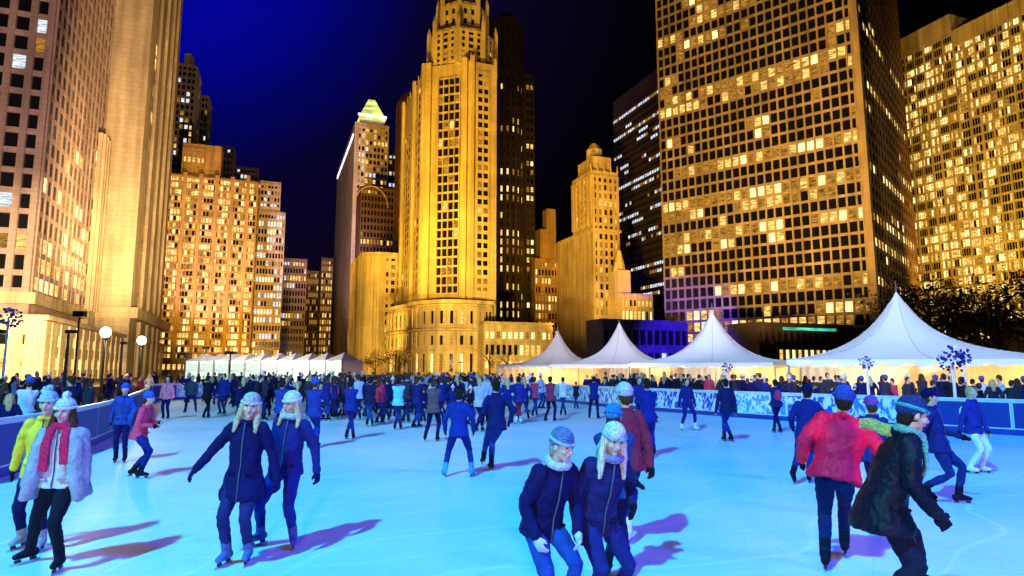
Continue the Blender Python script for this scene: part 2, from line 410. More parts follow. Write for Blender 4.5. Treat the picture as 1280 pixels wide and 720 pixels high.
# -- arcade with shopfronts below the cornice
K = P2(52, 420, 96)
b = Bld('arcade_building', 'long cream stone arcade with street level shopfronts at the foot of the left towers', wall='cream')
b.block(rect(K, 118, -16), 0, 9.4)
b.facade(K, K + DL * 118, .2, 9.2, 26, 2, lambda i, j: ('litb' if (i * 7 + j * 3) % 4 == 0 else 'lit') if j == 0 else ('glass' if i % 3 else 'lit'), .55, .4, .5, .3)
b.facade(K, K - NP * 16, .2, 9.2, 5, 2, lambda i, j: 'lit' if j == 0 else 'glass', .6, .45, .5, .3)
c2 = MB(); c2.prism(rect(K + NP * .9 - DL * .9, 120, -18), 9.4, 10.1, M['cream']); b.extra.append(('cornice', c2, None))
b.finish()
# -- thin pale towers behind
def tower(name, label, pxl, pxr, pyt, Y, wall, nb, nf, lit, cat='building', depth=20, side='front', leftw=0, pier=.35, span=.38, z0=4, pm=None, group=None, sidelit=None, dp=.5, ds=.3):
    """front face perpendicular to the avenue between two picture columns"""
    A = P2(pxl, 400, Y); X = xat(pxr, 400, Y)
    # walk from A along NP until column pxr
    k = (pxr - 640) / F
    # point A + NP*s must satisfy x = k' * y
    kk = W(pxr, 400, 100).x / 100
    s_ = (kk * A.y - A.x) / (NP.x - kk * NP.y)
    B = A + NP * s_
    zt = zat(pyt, A.y)
    b = Bld(name, label, cat, wall, group)
    b.block([A, B, B + DL * depth, A + DL * depth], 0, zt)
    b.facade(A, B, z0, zt - .6, nb, nf, lit, pier, span, dp, ds, pm)
    if sidelit:
        if pxl > 640 - 305: b.facade(A, A + DL * depth, z0, zt - .6, max(2, int(depth / 3)), nf, sidelit, pier, span, dp, ds, pm)
    if pxr < 335: b.facade(B, B + DL * depth, z0, zt - .6, max(2, int(depth / 3)), nf, sidelit or lit, pier, span, dp, ds, pm)
    return b, A, B, zt
b, A, B, zt = tower('apartment_tower', 'slim pale lilac tower rising just right of the tall stone tower', 200, 226, 78, 330, 'lilac', 4, 44, lit_rand(11, [('cool', .12), ('dim', .12), ('lit', .05)]), 'tower')
p_ = MB(); q = (A + B) / 2; p_.prism([(q.x - 2, q.y), (q.x + 1, q.y), (q.x + 1, q.y + 5), (q.x - 2, q.y + 5)], zt, zt + 6, M['lilac']); b.extra.append(('rooftop_plant_room', p_, None)); b.finish()
b, A, B, zt = tower('apartment_tower', 'narrow grey tower with a flat top standing behind the slim pale one', 229, 244, 118, 380, 'lilac', 3, 40, lit_rand(12, [('cool', .1), ('dim', .1)]), 'tower'); b.finish()
b, A, B, zt = tower('office_tower', 'dark unlit tower peeping over the orange grid building, taller of the two there', 262, 281, 182, 420, 'darkred', 4, 34, lit_rand(13, [('cool', .08)]), 'tower'); b.finish()
b, A, B, zt = tower('office_tower', 'dark low tower with pale rooftop lights peeping over the orange grid building', 281, 313, 207, 430, 'darkred', 7, 32, lit_rand(14, [('cool', .2)]), 'tower'); b.finish()
# -- orange grid building
b, A, B, zt = tower('hotel_building', 'broad orange lit grid building with dozens of glowing window rows', 199, 313, 216, 270, 'orange', 28, 27,
                    lit_rand(15, [('lit', .34), ('litb', .20), ('dim', .22)]), 'building', depth=25, pier=.20, span=.30, dp=.45, ds=.5, z0=6)
d_ = (B - A)
for i in range(0, 29, 5):      # stout piers between window groups
    c_ = A + d_ * min(1, i / 28); b.block([c_ - NP * .8 , c_ + NP * .8, c_ + NP * .8 - DL * 1.3, c_ - NP * .8 - DL * 1.3], 0, zt + (2 if i in (0, 25) else .6))
A2 = A + d_ * .12; B2 = A + d_ * .56
b.block([A2 + DL * 2, B2 + DL * 2, B2 + DL * 16, A2 + DL * 16], zt, zt + 15)
b.facade(A2 + DL * 2, A2 + DL * 2 + (B2 - A2) * .6, zt + 2, zt + 13, 5, 3, lambda i, j: 'lit' if j == 1 else 'dim', .4, .4)
# arcade base
b.facade(A - DL * 1.5, B - DL * 1.5, 0.2, 6, 18, 1, lambda i, j: 'lit', .4, .3)
b.finish()
# -- centre-left distance
b, A, B, zt = tower('office_building', 'reddish lilac stepped block with bright rows, right of the orange grid building', 309, 351, 262, 300, 'lilac', 11, 19,
                    lit_rows(21, {18: .95, 17: .6, 14: .8, 11: .9, 10: .8, 8: .9, 6: .9, 5: .7, 2: .9, 1: .9}, .45, ('cool', 'dim', 'cool', 'litb')), depth=14)
A2 = A + NP * 1.5; B2 = A + (B - A) * .82
b.block([A2 + DL * 1, B2 + DL * 1, B2 + DL * 12, A2 + DL * 12], zt, zt + 15)
b.facade(A2 + DL, B2 + DL, zt + 1, zt + 14, 7, 4, lit_rand(22, [('cool', .3), ('dim', .3)]), .35, .4); b.finish()
b, A, B, zt = tower('office_building', 'dark red block with two lit floors near its top beside the gap of sky', 345, 381, 322, 340, 'darkred', 10, 14,
                    lit_rows(23, {13: 1, 11: .9, 6: .9}, .12, ('lit', 'dim', 'cool')), depth=14); b.finish()
b, A, B, zt = tower('office_building', 'small dim brown block in the gap of sky, shorter than its neighbours', 381, 399, 338, 420, 'orange', 7, 14, lit_rand(24, [('dim', .5), ('lit', .05)]), depth=14); b.finish()
b, A, B, zt = tower('office_building', 'narrow block with lit floors just left of the pyramid topped tower', 399, 414, 322, 400, 'darkred', 5, 16, lit_rand(25, [('lit', .4), ('dim', .4)]), depth=14); b.finish()
# -- pyramid topped tower
K = P2(436, 400, 340); kk = W(415, 400, 100).x / 100
a_ = (kk * K.y - K.x) / (DL.x - kk * DL.y)
kk = W(480, 400, 100).x / 100; w_ = (kk * K.y - K.x) / (NP.x - kk * NP.y)
zt = zat(152, 340)
b = Bld('pyramid_tower', 'tall pale tower with glowing green white pyramid roof', 'tower', 'lilac')
b.block(rect(K, abs(a_), w_), 0, zt)
b.facade(K + NP * 1.5, K + NP * w_, 4, zt - 2, 8, 36, lit_rand(31, [('dim', .25), ('lit', .20), ('cool', .06)]), .35, .38)
b.block(rect(K + DL * 3 + NP * 3, abs(a_) - 6, w_ - 5), zt, zt + 3)
pm_ = emat('lit_green_glass_roof', (.80, .90, .22), 1.0, .6, .2); p_ = MB()
p_.prism(rect(K + DL * 1.5 + NP * 2.2, 15, w_ - 3.6), zt + 4, zt + 17, pm_, scale_top=.25)
b.extra.append(('pyramid_roof', p_, 'glowing green white pyramid roof'))
p_ = MB(); lm = emat('lit_white_crown_strip', (1, .95, 1), 2.2)
p_.obox(V((K.x, K.y, zt - 6)) + V((DL.x, DL.y, 0)) * (abs(a_) * .5) - V((NP.x, NP.y, 0)) * .3, V((DL.x, DL.y, 0)) * (abs(a_) * .45), V((NP.x, NP.y, 0)) * .2, V((0, 0, .8)), lm)
p_.obox(V((K.x, K.y, zt + 4.6)) + V((NP.x, NP.y, 0)) * (w_ * .5) - V((DL.x, DL.y, 0)) * .2, V((NP.x, NP.y, 0)) * (w_ * .42), V((DL.x, DL.y, 0)) * .3, V((0, 0, .6)), lm)
b.extra.append(('crown_light', p_, None)); b.finish()
# -- dark block in front of it, with an arch
b, A, B, zt = tower('office_building', 'dark block with lit lower floors and arched roofline before the pyramid topped tower', 446, 497, 232, 300, 'darkred', 12, 24,
                    lit_rows(33, {k: .7 for k in range(0, 17)}, .1, ('lit', 'dim')), depth=16)
ar = MB(); cx = A + (B - A) * .28; pts = [V((cx.x + NP.x * 8 * math.cos(a), cx.y + NP.y * 8 * math.cos(a) - 1, zt - 10 + 10 * math.sin(a))) for a in [math.pi * k / 10 for k in range(11)]]
ar.tube(pts, [.35] * 11, M['lilac'], seg=6); b.extra.append(('roof_arch', ar, None)); b.finish()
b, A, B, zt = tower('office_tower', 'thin dark glass tower with pale roof lights left of the golden tower', 476, 500, 190, 360, 'dark', 5, 36, lit_rows(34, {35: 1, 32: .9, 30: .7}, .2, ('cool', 'dim')), 'tower'); b.finish()
# -- curved golden block
b = Bld('curved_building', 'golden lit building with rounded corner left of the golden tower base', 'building', 'cream')
K = P2(458, 430, 250); zt = zat(314, 250); arc = []
cc = K + DL * 9 + NP * 6
for k in range(7):
    a = R(180 + 20) + R(90) * k / 6 ; arc.append(V((cc.x + 9 * math.cos(a), cc.y + 9 * math.sin(a))))
E_ = arc[-1] + NP * 10
b.block(arc + [E_, E_ + DL * 30, arc[0] + DL * 22], 0, zt)
for i in range(6): b.facade(arc[i], arc[i + 1], 3, zt - 1, 1, 14, lit_rand(40 + i, [('dim', .4), ('lit', .15)]), .55, .45)
b.facade(arc[-1], E_, 3, zt - 1, 4, 14, lit_rand(47, [('dim', .5), ('lit', .1)]), .4, .45)
b.facade(arc[0], arc[0] + DL * 22, 3, zt - 1, 7, 14, lit_rand(48, [('dim', .3), ('lit', .2)]), .4, .45)
b.finish()
# -- the golden corner tower
Y0 = 212
b = Bld('golden_tower', 'golden floodlit tower with chamfered corner, buttressed crown and rounded podium', 'tower', 'cream')
C1 = P2(527, 400, Y0 + 5); C2 = P2(585, 400, Y0); S1 = 40; S2 = 11
kk = W(619, 400, 100).x / 100; S2 = (kk * C2.y - C2.x) / (NP.x - kk * NP.y)
ch = (C2 - C1).normalized(); chn = V((ch.y, -ch.x))
z1 = zat(76, Y0); Z3 = V((0, 0, 1))
b.block([C1, C2, C2 + NP * S2, C2 + NP * S2 + DL * 40, C1 + DL * S1], 0, z1)
lg = lit_rand(50, [('dim', .20), ('lit', .04)])
L = (C2 - C1).length
b.facade(C1 + ch * (L * .30), C1 + ch * (L * .80), 27, z1 - 5, 4, 24, lg, .16, .20, .7, .4)
b.facade(C2 + NP * (S2 * .25), C2 + NP * (S2 * .75), 27, z1 - 3, 2, 26, lg, .22, .4, .4, .25)
b.facade(C1 + DL * 3, C1 + DL * 15, 27, z1 - 3, 3, 24, lg, .22, .34, .25, .18)
b.facade(C1 + DL * 20, C1 + DL * 36, 27, z1 - 14, 4, 22, lg, .22, .34, .25, .18)
for s_, wd_ in ((0, 4.2), (L * .84, 3.4)):                                # stout rounded buttresses
    A = C1 + ch * s_; b.block([A, A + ch * wd_ * .6, A + ch * wd_ * .6 + chn * 1.2, A + chn * 1.2], 0, z1 + 1)
for s_ in (1, 16.5, 37): A = C1 + DL * s_; b.block([A, A + DL * 2, A + DL * 2 - NP * 1.1, A - NP * 1.1], 0, z1 + 2)
for s_ in (.05, .9): A = C2 + NP * (S2 * s_); b.block([A, A + NP * .9, A + NP * .9 - DL * 1.0, A - DL * 1.0], 0, z1 + 2)
# crown: octagon, second octagon, cupola, buttress pinnacles
cen = (C1 + C2) / 2 - chn * 12 + NP * .5
def ngon(c_, r, n=8, rot=0): return [V((c_.x + r * math.cos(2 * math.pi * (k + .5) / n + rot), c_.y + r * math.sin(2 * math.pi * (k + .5) / n + rot))) for k in range(n)]
def crown(r, za, zb, nb, nf, rot=R(-70)):
    o8 = ngon(cen, r, 8, rot); b.block(o8, za, zb)
    for k in range(8):
        A, B = o8[k], o8[(k + 1) % 8]; d = (B - A).normalized(); n_ = V((d.y, -d.x))
        if n_.dot(V((0, 0)) - A) > 0: b.facade(A, B, za + 1, zb - 1, nb, nf, lg, .42, .35, .6, .35)
        b.block(ngon(A, .9, 6), za, zb + 3.0); b.block(ngon(A, .9, 6), zb + 3.0, zb + 6, scale_top=.05)
crown(12.5, z1, zat(28, Y0), 3, 5)
zc = zat(28, Y0); crown(9.2, zc, zat(0, Y0) + 3, 2, 2)
zc2 = zat(0, Y0) + 3; b.block(ngon(cen, 6.0), zc2, zc2 + 9); b.block(ngon(cen, 6.2), zc2 + 9, zc2 + 20, scale_top=.05)
for k in range(10):                                                       # pinnacles on the main parapet
    A = C1 + (C2 - C1) * (k / 9); b.block(ngon(A - chn * .6, .45, 4), z1, z1 + 3.4, scale_top=.3)
for k in range(8):
    A = C1 + DL * (k * 5); b.block(ngon(A + NP * .6, .5, 4), z1, z1 + 3.6, scale_top=.3)
# podium with curved corner
pc = (C1 + C2) / 2 - chn * 9; pod = []
for k in range(11):
    a = math.atan2(chn.y, chn.x) - R(62) + R(124) * k / 10
    pod.append(V((pc.x + 15 * math.cos(a), pc.y + 15 * math.sin(a))))
PL = P2(484, 430, Y0 + 25); PR = pod[-1] + NP * 14
if (pod[0] - PL).length > (pod[-1] - PL).length: pod = pod[::-1]
PR = pod[-1] + NP * 3; pod2 = [PL] + pod + [PR, PR + DL * 30, PL + DL * 30 + NP * 5]
b.block(pod2, 0, 24)
seg_ = [(PL, pod[0], 6)] + [(pod[i], pod[i + 1], 1) for i in range(10)] + [(pod[-1], PR, 2)]
for A, B, nb in seg_:
    if (B - A).length < .3: continue
    b.facade(A, B, 15.5, 22.5, nb, 1, lit_rand(int(A.x * 9), [('lit', .15), ('dim', .3)]), .34, .2, .6, .3)
    b.facade(A, B, 8.5, 14.5, nb, 1, lit_rand(int(A.x * 7), [('lit', .2), ('dim', .3)]), .34, .25, .5, .3)
    b.facade(A, B, .3, 8, nb, 1, lit_rand(int(A.x * 5), [('litb', .3), ('lit', .2), ('dim', .2)]), .34, .12, .5, .3)
    for z_, o_w in ((24, 1.2), (15, .9), (8.2, .9)):
        d = (B - A).normalized(); n_ = V((d.y, -d.x));
        if n_.dot(-A) < 0: n_ = -n_
        m3 = (A + B) / 2
        b.w.obox(V((m3.x, m3.y, z_)) + V((n_.x, n_.y, 0)) * .5, V((d.x, d.y, 0)) * ((B - A).length / 2 + .25), V((n_.x, n_.y, 0)) * o_w, V((0, 0, .35 if z_ < 20 else .6)), b.wm)
b.finish()
# -- terrace wing on the right of the podium
b, A, B, zt = tower('terrace_building', 'low lit building with balcony rail between the golden tower and the first tent', 604, 690, 404, 205, 'cream', 12, 3,
                    lit_rows(60, {2: .9, 1: .3, 0: .5}, .4, ('lit', 'dim', 'litb')), depth=12, z0=.5)
b.w.obox(V(((A.x + B.x) / 2, (A.y + B.y) / 2 - 1, zt + .2)), V((NP.x, NP.y, 0)) * 12, V((-DL.x, -DL.y, 0)) * 1.2, V((0, 0, .3)), M['cream']); b.finish()
# -- dark rounded tower behind
b = Bld('rounded_tower', 'dark rounded tower with ribbed top and bands of lit windows behind the golden tower', 'tower', 'dark')
c0 = P2(631, 200, 285); r0 = 8.5; zt = zat(32, 285)
ring = [V((c0.x + r0 * math.cos(2 * math.pi * k / 20), c0.y + r0 * math.sin(2 * math.pi * k / 20))) for k in range(20)]
b.block(ring, 0, zt); b.block([V(((p.x - c0.x) * .8 + c0.x, (p.y - c0.y) * .8 + c0.y)) for p in ring], zt, zt + 5, scale_top=.5)
ft = lit_rows(61, {k: .85 for k in (3, 5, 6, 8, 10, 12, 13, 14, 16, 18, 19, 21, 24, 26, 31)}, .05, ('lit', 'dim', 'litb'))
for k in range(10, 20):
    b.facade(ring[k], ring[(k + 1) % 20], 4, zt - 28, 1, 33, ft, .35, .35, .35, .2)
    b.facade(ring[k], ring[(k + 1) % 20], zt - 27, zt - 1, 2, 1, lambda i, j: 'glass', .45, .08, .5, .2)
K = P2(652, 200, 292); zs = zat(92, 292); kk = W(668, 200, 100).x / 100; w_ = (kk * K.y - K.x) / (NP.x - kk * NP.y)
b.block(rect(K, 18, w_), 0, zs)
b.facade(K + NP * (w_ * .25), K + NP * w_, 4, zs, 2, 33, ft, .3, .45, .4, .25)
b.finish()
b = Bld('rounded_tower', 'lower dark rounded shaft showing at the left edge of the golden tower', 'tower', 'darkred')
c0 = P2(508, 300, 300); ring = [V((c0.x + 6 * math.cos(2 * math.pi * k / 14), c0.y + 6 * math.sin(2 * math.pi * k / 14))) for k in range(14)]
zt = zat(130, 300); b.block(ring, 0, zt); b.block(ring, zt, zt + 4, scale_top=.6)
for k in range(7, 14): b.facade(ring[k], ring[(k + 1) % 14], 4, zt - 2, 1, 34, lit_rand(70 + k, [('dim', .1)]), .35, .35, .35, .2)
b.finish()
# -- stepped deco tower
b = Bld('deco_tower', 'stepped amber stone tower with small domed cap behind the tents', 'tower', 'cream')
K = P2(742, 400, 262); kk = W(690, 400, 100).x / 100; a_ = (kk * K.y - K.x) / (DL.x - kk * DL.y)
kk = W(776, 400, 100).x / 100; w_ = (kk * K.y - K.x) / (NP.x - kk * NP.y)
kk = W(716, 300, 100).x / 100; a1 = (kk * K.y - K.x) / (DL.x - kk * DL.y)
z_hi = zat(212, 262); z_mid = zat(285, 262)
b.block(rect(K, a_, w_), 0, z_mid); b.block(rect(K, a1, w_), z_mid, z_hi)
lr = lit_rand(80, [('dim', .25), ('lit', .12)])
b.facade(K, K + NP * w_, 6, z_hi - 2, 5, 22, lr, .45, .35, .6, .3)
b.facade(K, K + DL * a1, z_mid + 2, z_hi - 2, 5, 7, lr, .6, .45, .5, .3)
b.block(rect(K + DL * 2 + NP * 2, a1 - 4, w_ - 4), z_hi, z_hi + 7)
cc = K + DL * (a1 / 2) + NP * (w_ / 2)
b.block(ngon(cc, 3.6), z_hi + 7, z_hi + 12); b.block(ngon(cc, 3.4), z_hi + 12, z_hi + 15, scale_top=.4)
for k in range(5): A = K + NP * (w_ * k / 4); b.block(ngon(A + DL * .4, .5, 4), z_hi, z_hi + 3, scale_top=.3)
c2 = MB(); c2.prism(rect(K - DL * .8 - NP * .8, a_ + 1, w_ + 1.6), z_mid - 1.2, z_mid, M['cream']); b.extra.append(('cornice', c2, None))
b.finish()
b, A, B, zt = tower('office_building', 'lower stepped block with lit rows left of the stepped amber tower', 668, 697, 322, 290, 'orange', 7, 12, lit_rows(81, {11: .9, 9: .8, 7: .9, 4: .8}, .4, ('lit', 'dim', 'litb')), depth=12)
A2 = A + (B - A) * .3; b.block([A2 + DL, B + DL, B + DL * 8, A2 + DL * 8], zt, zt + 14); A3 = A + (B - A) * .6; b.block([A3 + DL, B + DL, B + DL * 6, A3 + DL * 6], zt + 14, zt + 24)
b.finish()
# -- ornate bright building and dark slab
b, A, B, zt = tower('ornate_building', 'brightly floodlit ornate white building glimpsed between the amber tower and the dark slab', 776, 816, 366, 240, 'cream', 8, 5, lit_rand(82, [('lit', .5), ('litb', .3)]), depth=10)
q = A + (B - A) * .3; b.block([A + DL, q + DL + NP, q + DL * 8, A + DL * 8], zt, zt + 9); b.block(ngon((A + q) / 2 + DL * 4, 2.6), zt + 9, zt + 17, scale_top=.3); b.finish()
b = Bld('dark_slab_tower', 'black glass slab tower with thin white lit strips left of the large grid tower', 'tower', 'dark')
K = P2(772, 400, 300); KN = K - DL * 45
zt = zat(128, 300)
b.block([K, KN, KN + NP * 40, K + NP * 40], 0, zt)
b.facade(KN, K, 8, zt - 6, 24, 38, lit_rows(83, {36: .9, 33: .95, 31: .5, 30: .3, 27: .3, 25: .5, 24: .4, 22: .3, 20: .5, 17: .5, 16: .4, 14: .3, 12: .8, 11: .5}, .05, ('cool', 'cool', 'dim')), .12, .55, .25, .15)
b.finish()
# -- the large grid tower
b = Bld('grid_tower', 'large brown office tower with a dense grid of square windows behind the tents', 'tower', 'brownm')
K = P2(1091, 350, 150); du = V((-1.16, 1)).normalized(); dv = V((1, 1.16)).normalized()
kk = W(832, 400, 100).x / 100; a_ = (kk * K.y - K.x) / (du.x - kk * du.y)
kk = W(1152, 400, 100).x / 100; w_ = (kk * K.y - K.x) / (dv.x - kk * dv.y)
zt = 128; z0 = 9.0
b.block(rect(K, a_, w_, du, dv), 0, zt)
nf = 37
rows = {1: .35, 4: .45, 7: .25, 8: .45, 9: .5, 11: .55, 12: .8, 15: .7, 16: .2, 19: .3, 20: .35, 21: .7, 22: .8, 23: .2, 27: .4}
b.facade(K, K + du * a_, z0, zt, 25, nf, lit_rows(90, rows, .20, ('lit', 'dim', 'dim', 'dim', 'lit', 'litb')), .20, .22, .45, .30)
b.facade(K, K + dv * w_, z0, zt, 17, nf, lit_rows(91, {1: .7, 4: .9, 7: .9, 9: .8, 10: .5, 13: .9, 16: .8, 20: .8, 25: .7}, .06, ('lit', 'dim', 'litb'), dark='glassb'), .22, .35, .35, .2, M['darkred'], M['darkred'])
for s_ in (0,): b.block([K - du * 0 - dv * .9 - du * .0, K + du * 1.0 - dv * .9, K + du * 1.0, K + dv * 1.0, K + dv * 1.0 - du * .9, K - du * .9 - dv * .9], 0, zt)
# street storey
b.facade(K, K + du * a_, .2, 8.6, 11, 1, lit_rand(92, [('lit', .4), ('dim', .2)]), .3, .2, .8, .5)
b.finish()
# -- far right block
b = Bld('office_building', 'golden lit office block with tall mullions at the right edge', 'building', 'cream')
K = P2(1133, 380, 255); KN = K - DL * 62
zt = zat(78, 255)
b.block([K, KN, KN + NP * 30, K + NP * 30], 0, zt)
mid = K - DL * 27
b.block([K - NP * .2, mid - NP * .2, mid + NP * 25, K + NP * 25], zt, zt + 7)
b.facade(K, mid, 12, zt - 1, 30, 34, lit_rows(95, {k: .8 for k in (2, 3, 5, 6, 8, 9, 11, 12, 14, 17, 18, 20, 21, 24, 27)}, .45, ('lit', 'dim', 'lit', 'litb')), .14, .26, .2, .15)
b.facade(mid, KN, 12, zt - 6, 38, 33, lit_rows(96, {k: .85 for k in (2, 4, 5, 7, 9, 10, 13, 14, 18, 19, 20, 25)}, .45, ('lit', 'dim', 'lit', 'litb')), .14, .26, .2, .15)
for k in range(17):
    A = K - DL * (62 * k / 16); b.block([A, A - DL * .5, A - DL * .5 - NP * .6, A - NP * .6], 0, zt - .2)
b.finish()
# -- blue lit low wall block, shopfront, pavilion
b, A, B, zt = tower('low_building', 'low blue lit building behind the second and third tents', 752, 858, 398, 152, 'bluewall', 12, 2, lit_rand(100, [('cool', .12)]), depth=8, z0=.5, pier=.2, span=.3)
b.finish()
b, A, B, zt = tower('shopfront_building', 'low dark shop with yellow windows and green strip between the last two tents', 945, 1066, 402, 118, 'dark', 16, 2,
                    lambda i, j: ('litb' if i % 3 else 'lit') if j == 0 and 2 < i < 13 else 'glass', depth=8, z0=2.5, pier=.25, span=.35)
gs = MB(); gs.obox(V(((A.x + B.x) / 2, (A.y + B.y) / 2, zt - 1.2)) - V((DL.x, DL.y, 0)) * .8, V((NP.x, NP.y, 0)) * 6.5, V((DL.x, DL.y, 0)) * .1, V((0, 0, .25)), M['green']); b.extra.append(('sign_strip', gs, 'green glowing strip')); b.finish()
# marquee / glass pavilion at the back left of the rink
b = Bld('glass_pavilion', 'long pale glowing glass pavilion with a scalloped white roof behind the skating crowd', 'pavilion', 'ivory')
A = P2(232, 455, 82); B = P2(428, 455, 76); d = (B - A).normalized(); nn = V((-d.y, d.x))
zt = zat(441, 78); b.block([A, B, B + nn * 5, A + nn * 5], 0, zt - 1.0, M['fabric'])
pg = emat('lit_frosted_glass', (.74, .92, .76), 1.0, .4, .5); M['pav'] = pg
b.facade(A, B, .3, zt - .9, 10, 1, lambda i, j: 'pav', .10, .14, .25, .15, M['steel'], M['fabric'])
for k in range(10):
    c_ = A + (B - A) * ((k + .5) / 10) + nn * 2.3; L_ = (B - A).length / 20
    v0 = V((c_.x, c_.y, zt - .95)); D3 = V((d.x, d.y, 0)) * L_; N3 = V((nn.x, nn.y, 0)) * 2.6
    b.w.add([v0 - D3 - N3, v0 + D3 - N3, v0 + D3 + N3, v0 - D3 + N3, v0 + V((0, 0, 1.0))], [(0, 1, 4), (1, 2, 4), (2, 3, 4), (3, 0, 4)], M['fabric'])
b.finish()
for p, tg in (((A.x + 6, A.y - 12, 4), (A.x + 9, A.y, 2)), ((B.x - 8, B.y - 12, 4), (B.x - 8, B.y, 2))): FLOODS.append((p, tg, 12000, (1, .93, .78), 140))

# ------------------------------------------------------------ flood light fixtures + their lamps
fx = None
for i, (p, tg, pw, cl, ang) in enumerate(FLOODS):
    spot('flood_lamp', p, tg, pw, cl, ang, .7, .8)
    if fx is None:
        fx = empty('floodlight'); q = MB(); q.tube([(0, 0, -p[2]), (0, 0, -.9)], [.10, .08], M['black'], seg=8); q.build('pole', fx)
        q = MB(); q.obox((0, 0, -.55), (.5, 0, 0), (0, .3, 0), (0, 0, .22), M['black']); q.build('lamp_housing', fx); o = fx
    else: o = copy_tree(fx)
    o.location = p; setk(o, 'black pole floodlight aimed at the ' + FLAB[i], 'floodlight', 'floodlights on the plaza')
    o.scale = (1, 1, p[2] / FLOODS[0][0][2])
q = empty('light_mast', (-16, -16.5, 0)); mb = MB(); mb.tube([(0, 0, 0), (0, 0, 32.2)], [.3, .18], M['steel'], seg=10); mb.build('pole', q)
mb = MB(); mb.obox((0, 0, 33.4), (2.2, 0, 0), (0, 1.6, 0), (0, 0, .2), M['black']); mb.build('lamp_housing', q)
setk(q, 'tall steel mast carrying the rink lights behind the near end of the ice', 'light mast')
# ------------------------------------------------------------ tents
def tent(c, ha, hb, eave, peak, label, near):
    c = V(c); root = empty('peaked_tent', (c.x, c.y, 0)); setk(root, label, 'tent', 'white peaked tents beside the rink')
    U3 = V((.33, .944, 0)); N3 = V((.944, -.33, 0)); mb = MB(); n = 32; rn = 16; vs = []
    for j in range(rn + 1):
        t_ = j / rn; z = eave + (peak - eave) * (math.exp(-3.0 * t_) - math.exp(-3.0)) / (1 - math.exp(-3.0))
        for i in range(n):
            a = 2 * math.pi * (i + .0) / n; ca, sa = math.cos(a), math.sin(a)
            q = 1 / max(abs(ca), abs(sa)); rr = t_ * ((1 - t_) * 1.0 + t_ * q) if t_ < 1 else q
            rr = t_ * (1 + (q - 1) * t_)
            edge = 1 - .03 * abs(math.sin(2 * a)) ** 2 * 0
            zz = z + (.10 * abs(math.sin(4 * a))) * t_ ** 4 * (-1)
            vs.append(U3 * (ca * rr * ha) + N3 * (sa * rr * hb) + V((0, 0, zz)))
    fs = []
    for j in range(rn):
        for i in range(n): fs.append((j * n + i, j * n + (i + 1) % n, (j + 1) * n + (i + 1) % n, (j + 1) * n + i))
    mb.add(vs, fs, M['tentfab']); o = mb.build('canopy', root, True)
    sd = o.modifiers.new('s', 'SOLIDIFY'); sd.thickness = .03
    sm2 = MB()
    for i in range(0, n, 4): sm2.tube([vs[j * n + i] + V((0, 0, .02)) for j in range(1, rn + 1)], [.022] * rn, M['seam'], seg=5, cap=False)
    sm2.build('seam', root)
    mb = MB()   # valance
    cs = [U3 * (sx * ha) + N3 * (sy * hb) for sx, sy in ((-1, -1), (1, -1), (1, 1), (-1, 1))]
    for k in range(4):
        p, q = cs[k], cs[(k + 1) % 4]
        for s_ in range(12):
            a = p.lerp(q, s_ / 12); b_ = p.lerp(q, (s_ + 1) / 12); mm = a.lerp(b_, .5)
            mb.add([a + V((0, 0, eave)), b_ + V((0, 0, eave)), b_ + V((0, 0, eave - .22)), mm + V((0, 0, eave - .34)), a + V((0, 0, eave - .22))], [(0, 1, 2, 3, 4)], M['tentfab'])
    mb.build('valance', root)
    for k in range(4):
        mb = MB(); mb.tube([cs[k] * .985, cs[k] * .985 + V((0, 0, eave + .05))], [.06, .06], M['steel'], seg=8); mb.build('post', root)
    mb = MB(); mb.tube([(0, 0, peak - .5), (0, 0, peak + .55)], [.05, .02], M['steel'], seg=6); mb.build('finial', root)
    mb = MB()   # back wall of hung fabric
    for s_ in range(40):
        p = cs[3].lerp(cs[2], s_ / 40) * .97; q = cs[3].lerp(cs[2], (s_ + 1) / 40) * .97; off = N3 * (.08 * (s_ % 2)); off2 = N3 * (.08 * ((s_ + 1) % 2))
        mb.add([p + off, q + off2, q + off2 + V((0, 0, eave)), p + off + V((0, 0, eave))], [(0, 1, 2, 3)], M['tentwall'])
    mb.build('back_wall', root)
    for sx in (-.55, 0, .55):     # hanging warm lamps
        for sy in (-.45, .45):
            p = U3 * (sx * ha) + N3 * (sy * hb) + V((0, 0, eave - .15)); mb = MB(); mb.ell(p, (.14, .14, .1), M['bulb']); mb.build('hanging_lamp', root)
            d_ = bpy.data.lights.new('tent_and_added_lamp', 'POINT'); d_.energy = 300; d_.color = (1, .60, .22); d_.shadow_soft_size = .15
            lo = bpy.data.objects.new('tent_and_added_lamp', d_); COL.objects.link(lo); lo.location = root.location + p - V((0, 0, .25))
M['seam'] = mat('grey_seam', (.50, .50, .56), .8)
M['tentfab'] = mat('white_tent_fabric_thin', (.78, .78, .84), .75, var=.04, scale=.6, bump=.9, bscale=.55)
M['tentwall'] = mat('cream_tent_wall', (.80, .70, .52), .8, var=.1, scale=.8)
def tent_at(px, py, Y, h, lab, near):
    p = W(px, py, Y); tent((p.x, p.y), h, h, 2.45, p.z, lab, near)
tent_at(1120, 364, 33.5, 5.9, 'nearest and largest white peaked tent, at the right', 1)
tent_at(890, 388, 48, 5.5, 'third white peaked tent from the left, with a steep peak', 0)
tent_at(774, 402, 61.5, 5.4, 'second white peaked tent from the left', 0)
tent_at(697, 412, 74.5, 5.4, 'smallest and farthest white peaked tent, leftmost in the row', 0)
spot('tent_fill_spot', (-14, -14, 33), (19, 34, 5), 120000, (1.0, .86, .92), 20, .5, .8)  # extra spot added to whiten the nearest tent
spot('tent_fill_spot', (-14, -14, 33), (10, 60, 5), 230000, (1.0, .88, .95), 19, .6, .8)  # extra spot added to whiten the farther tents
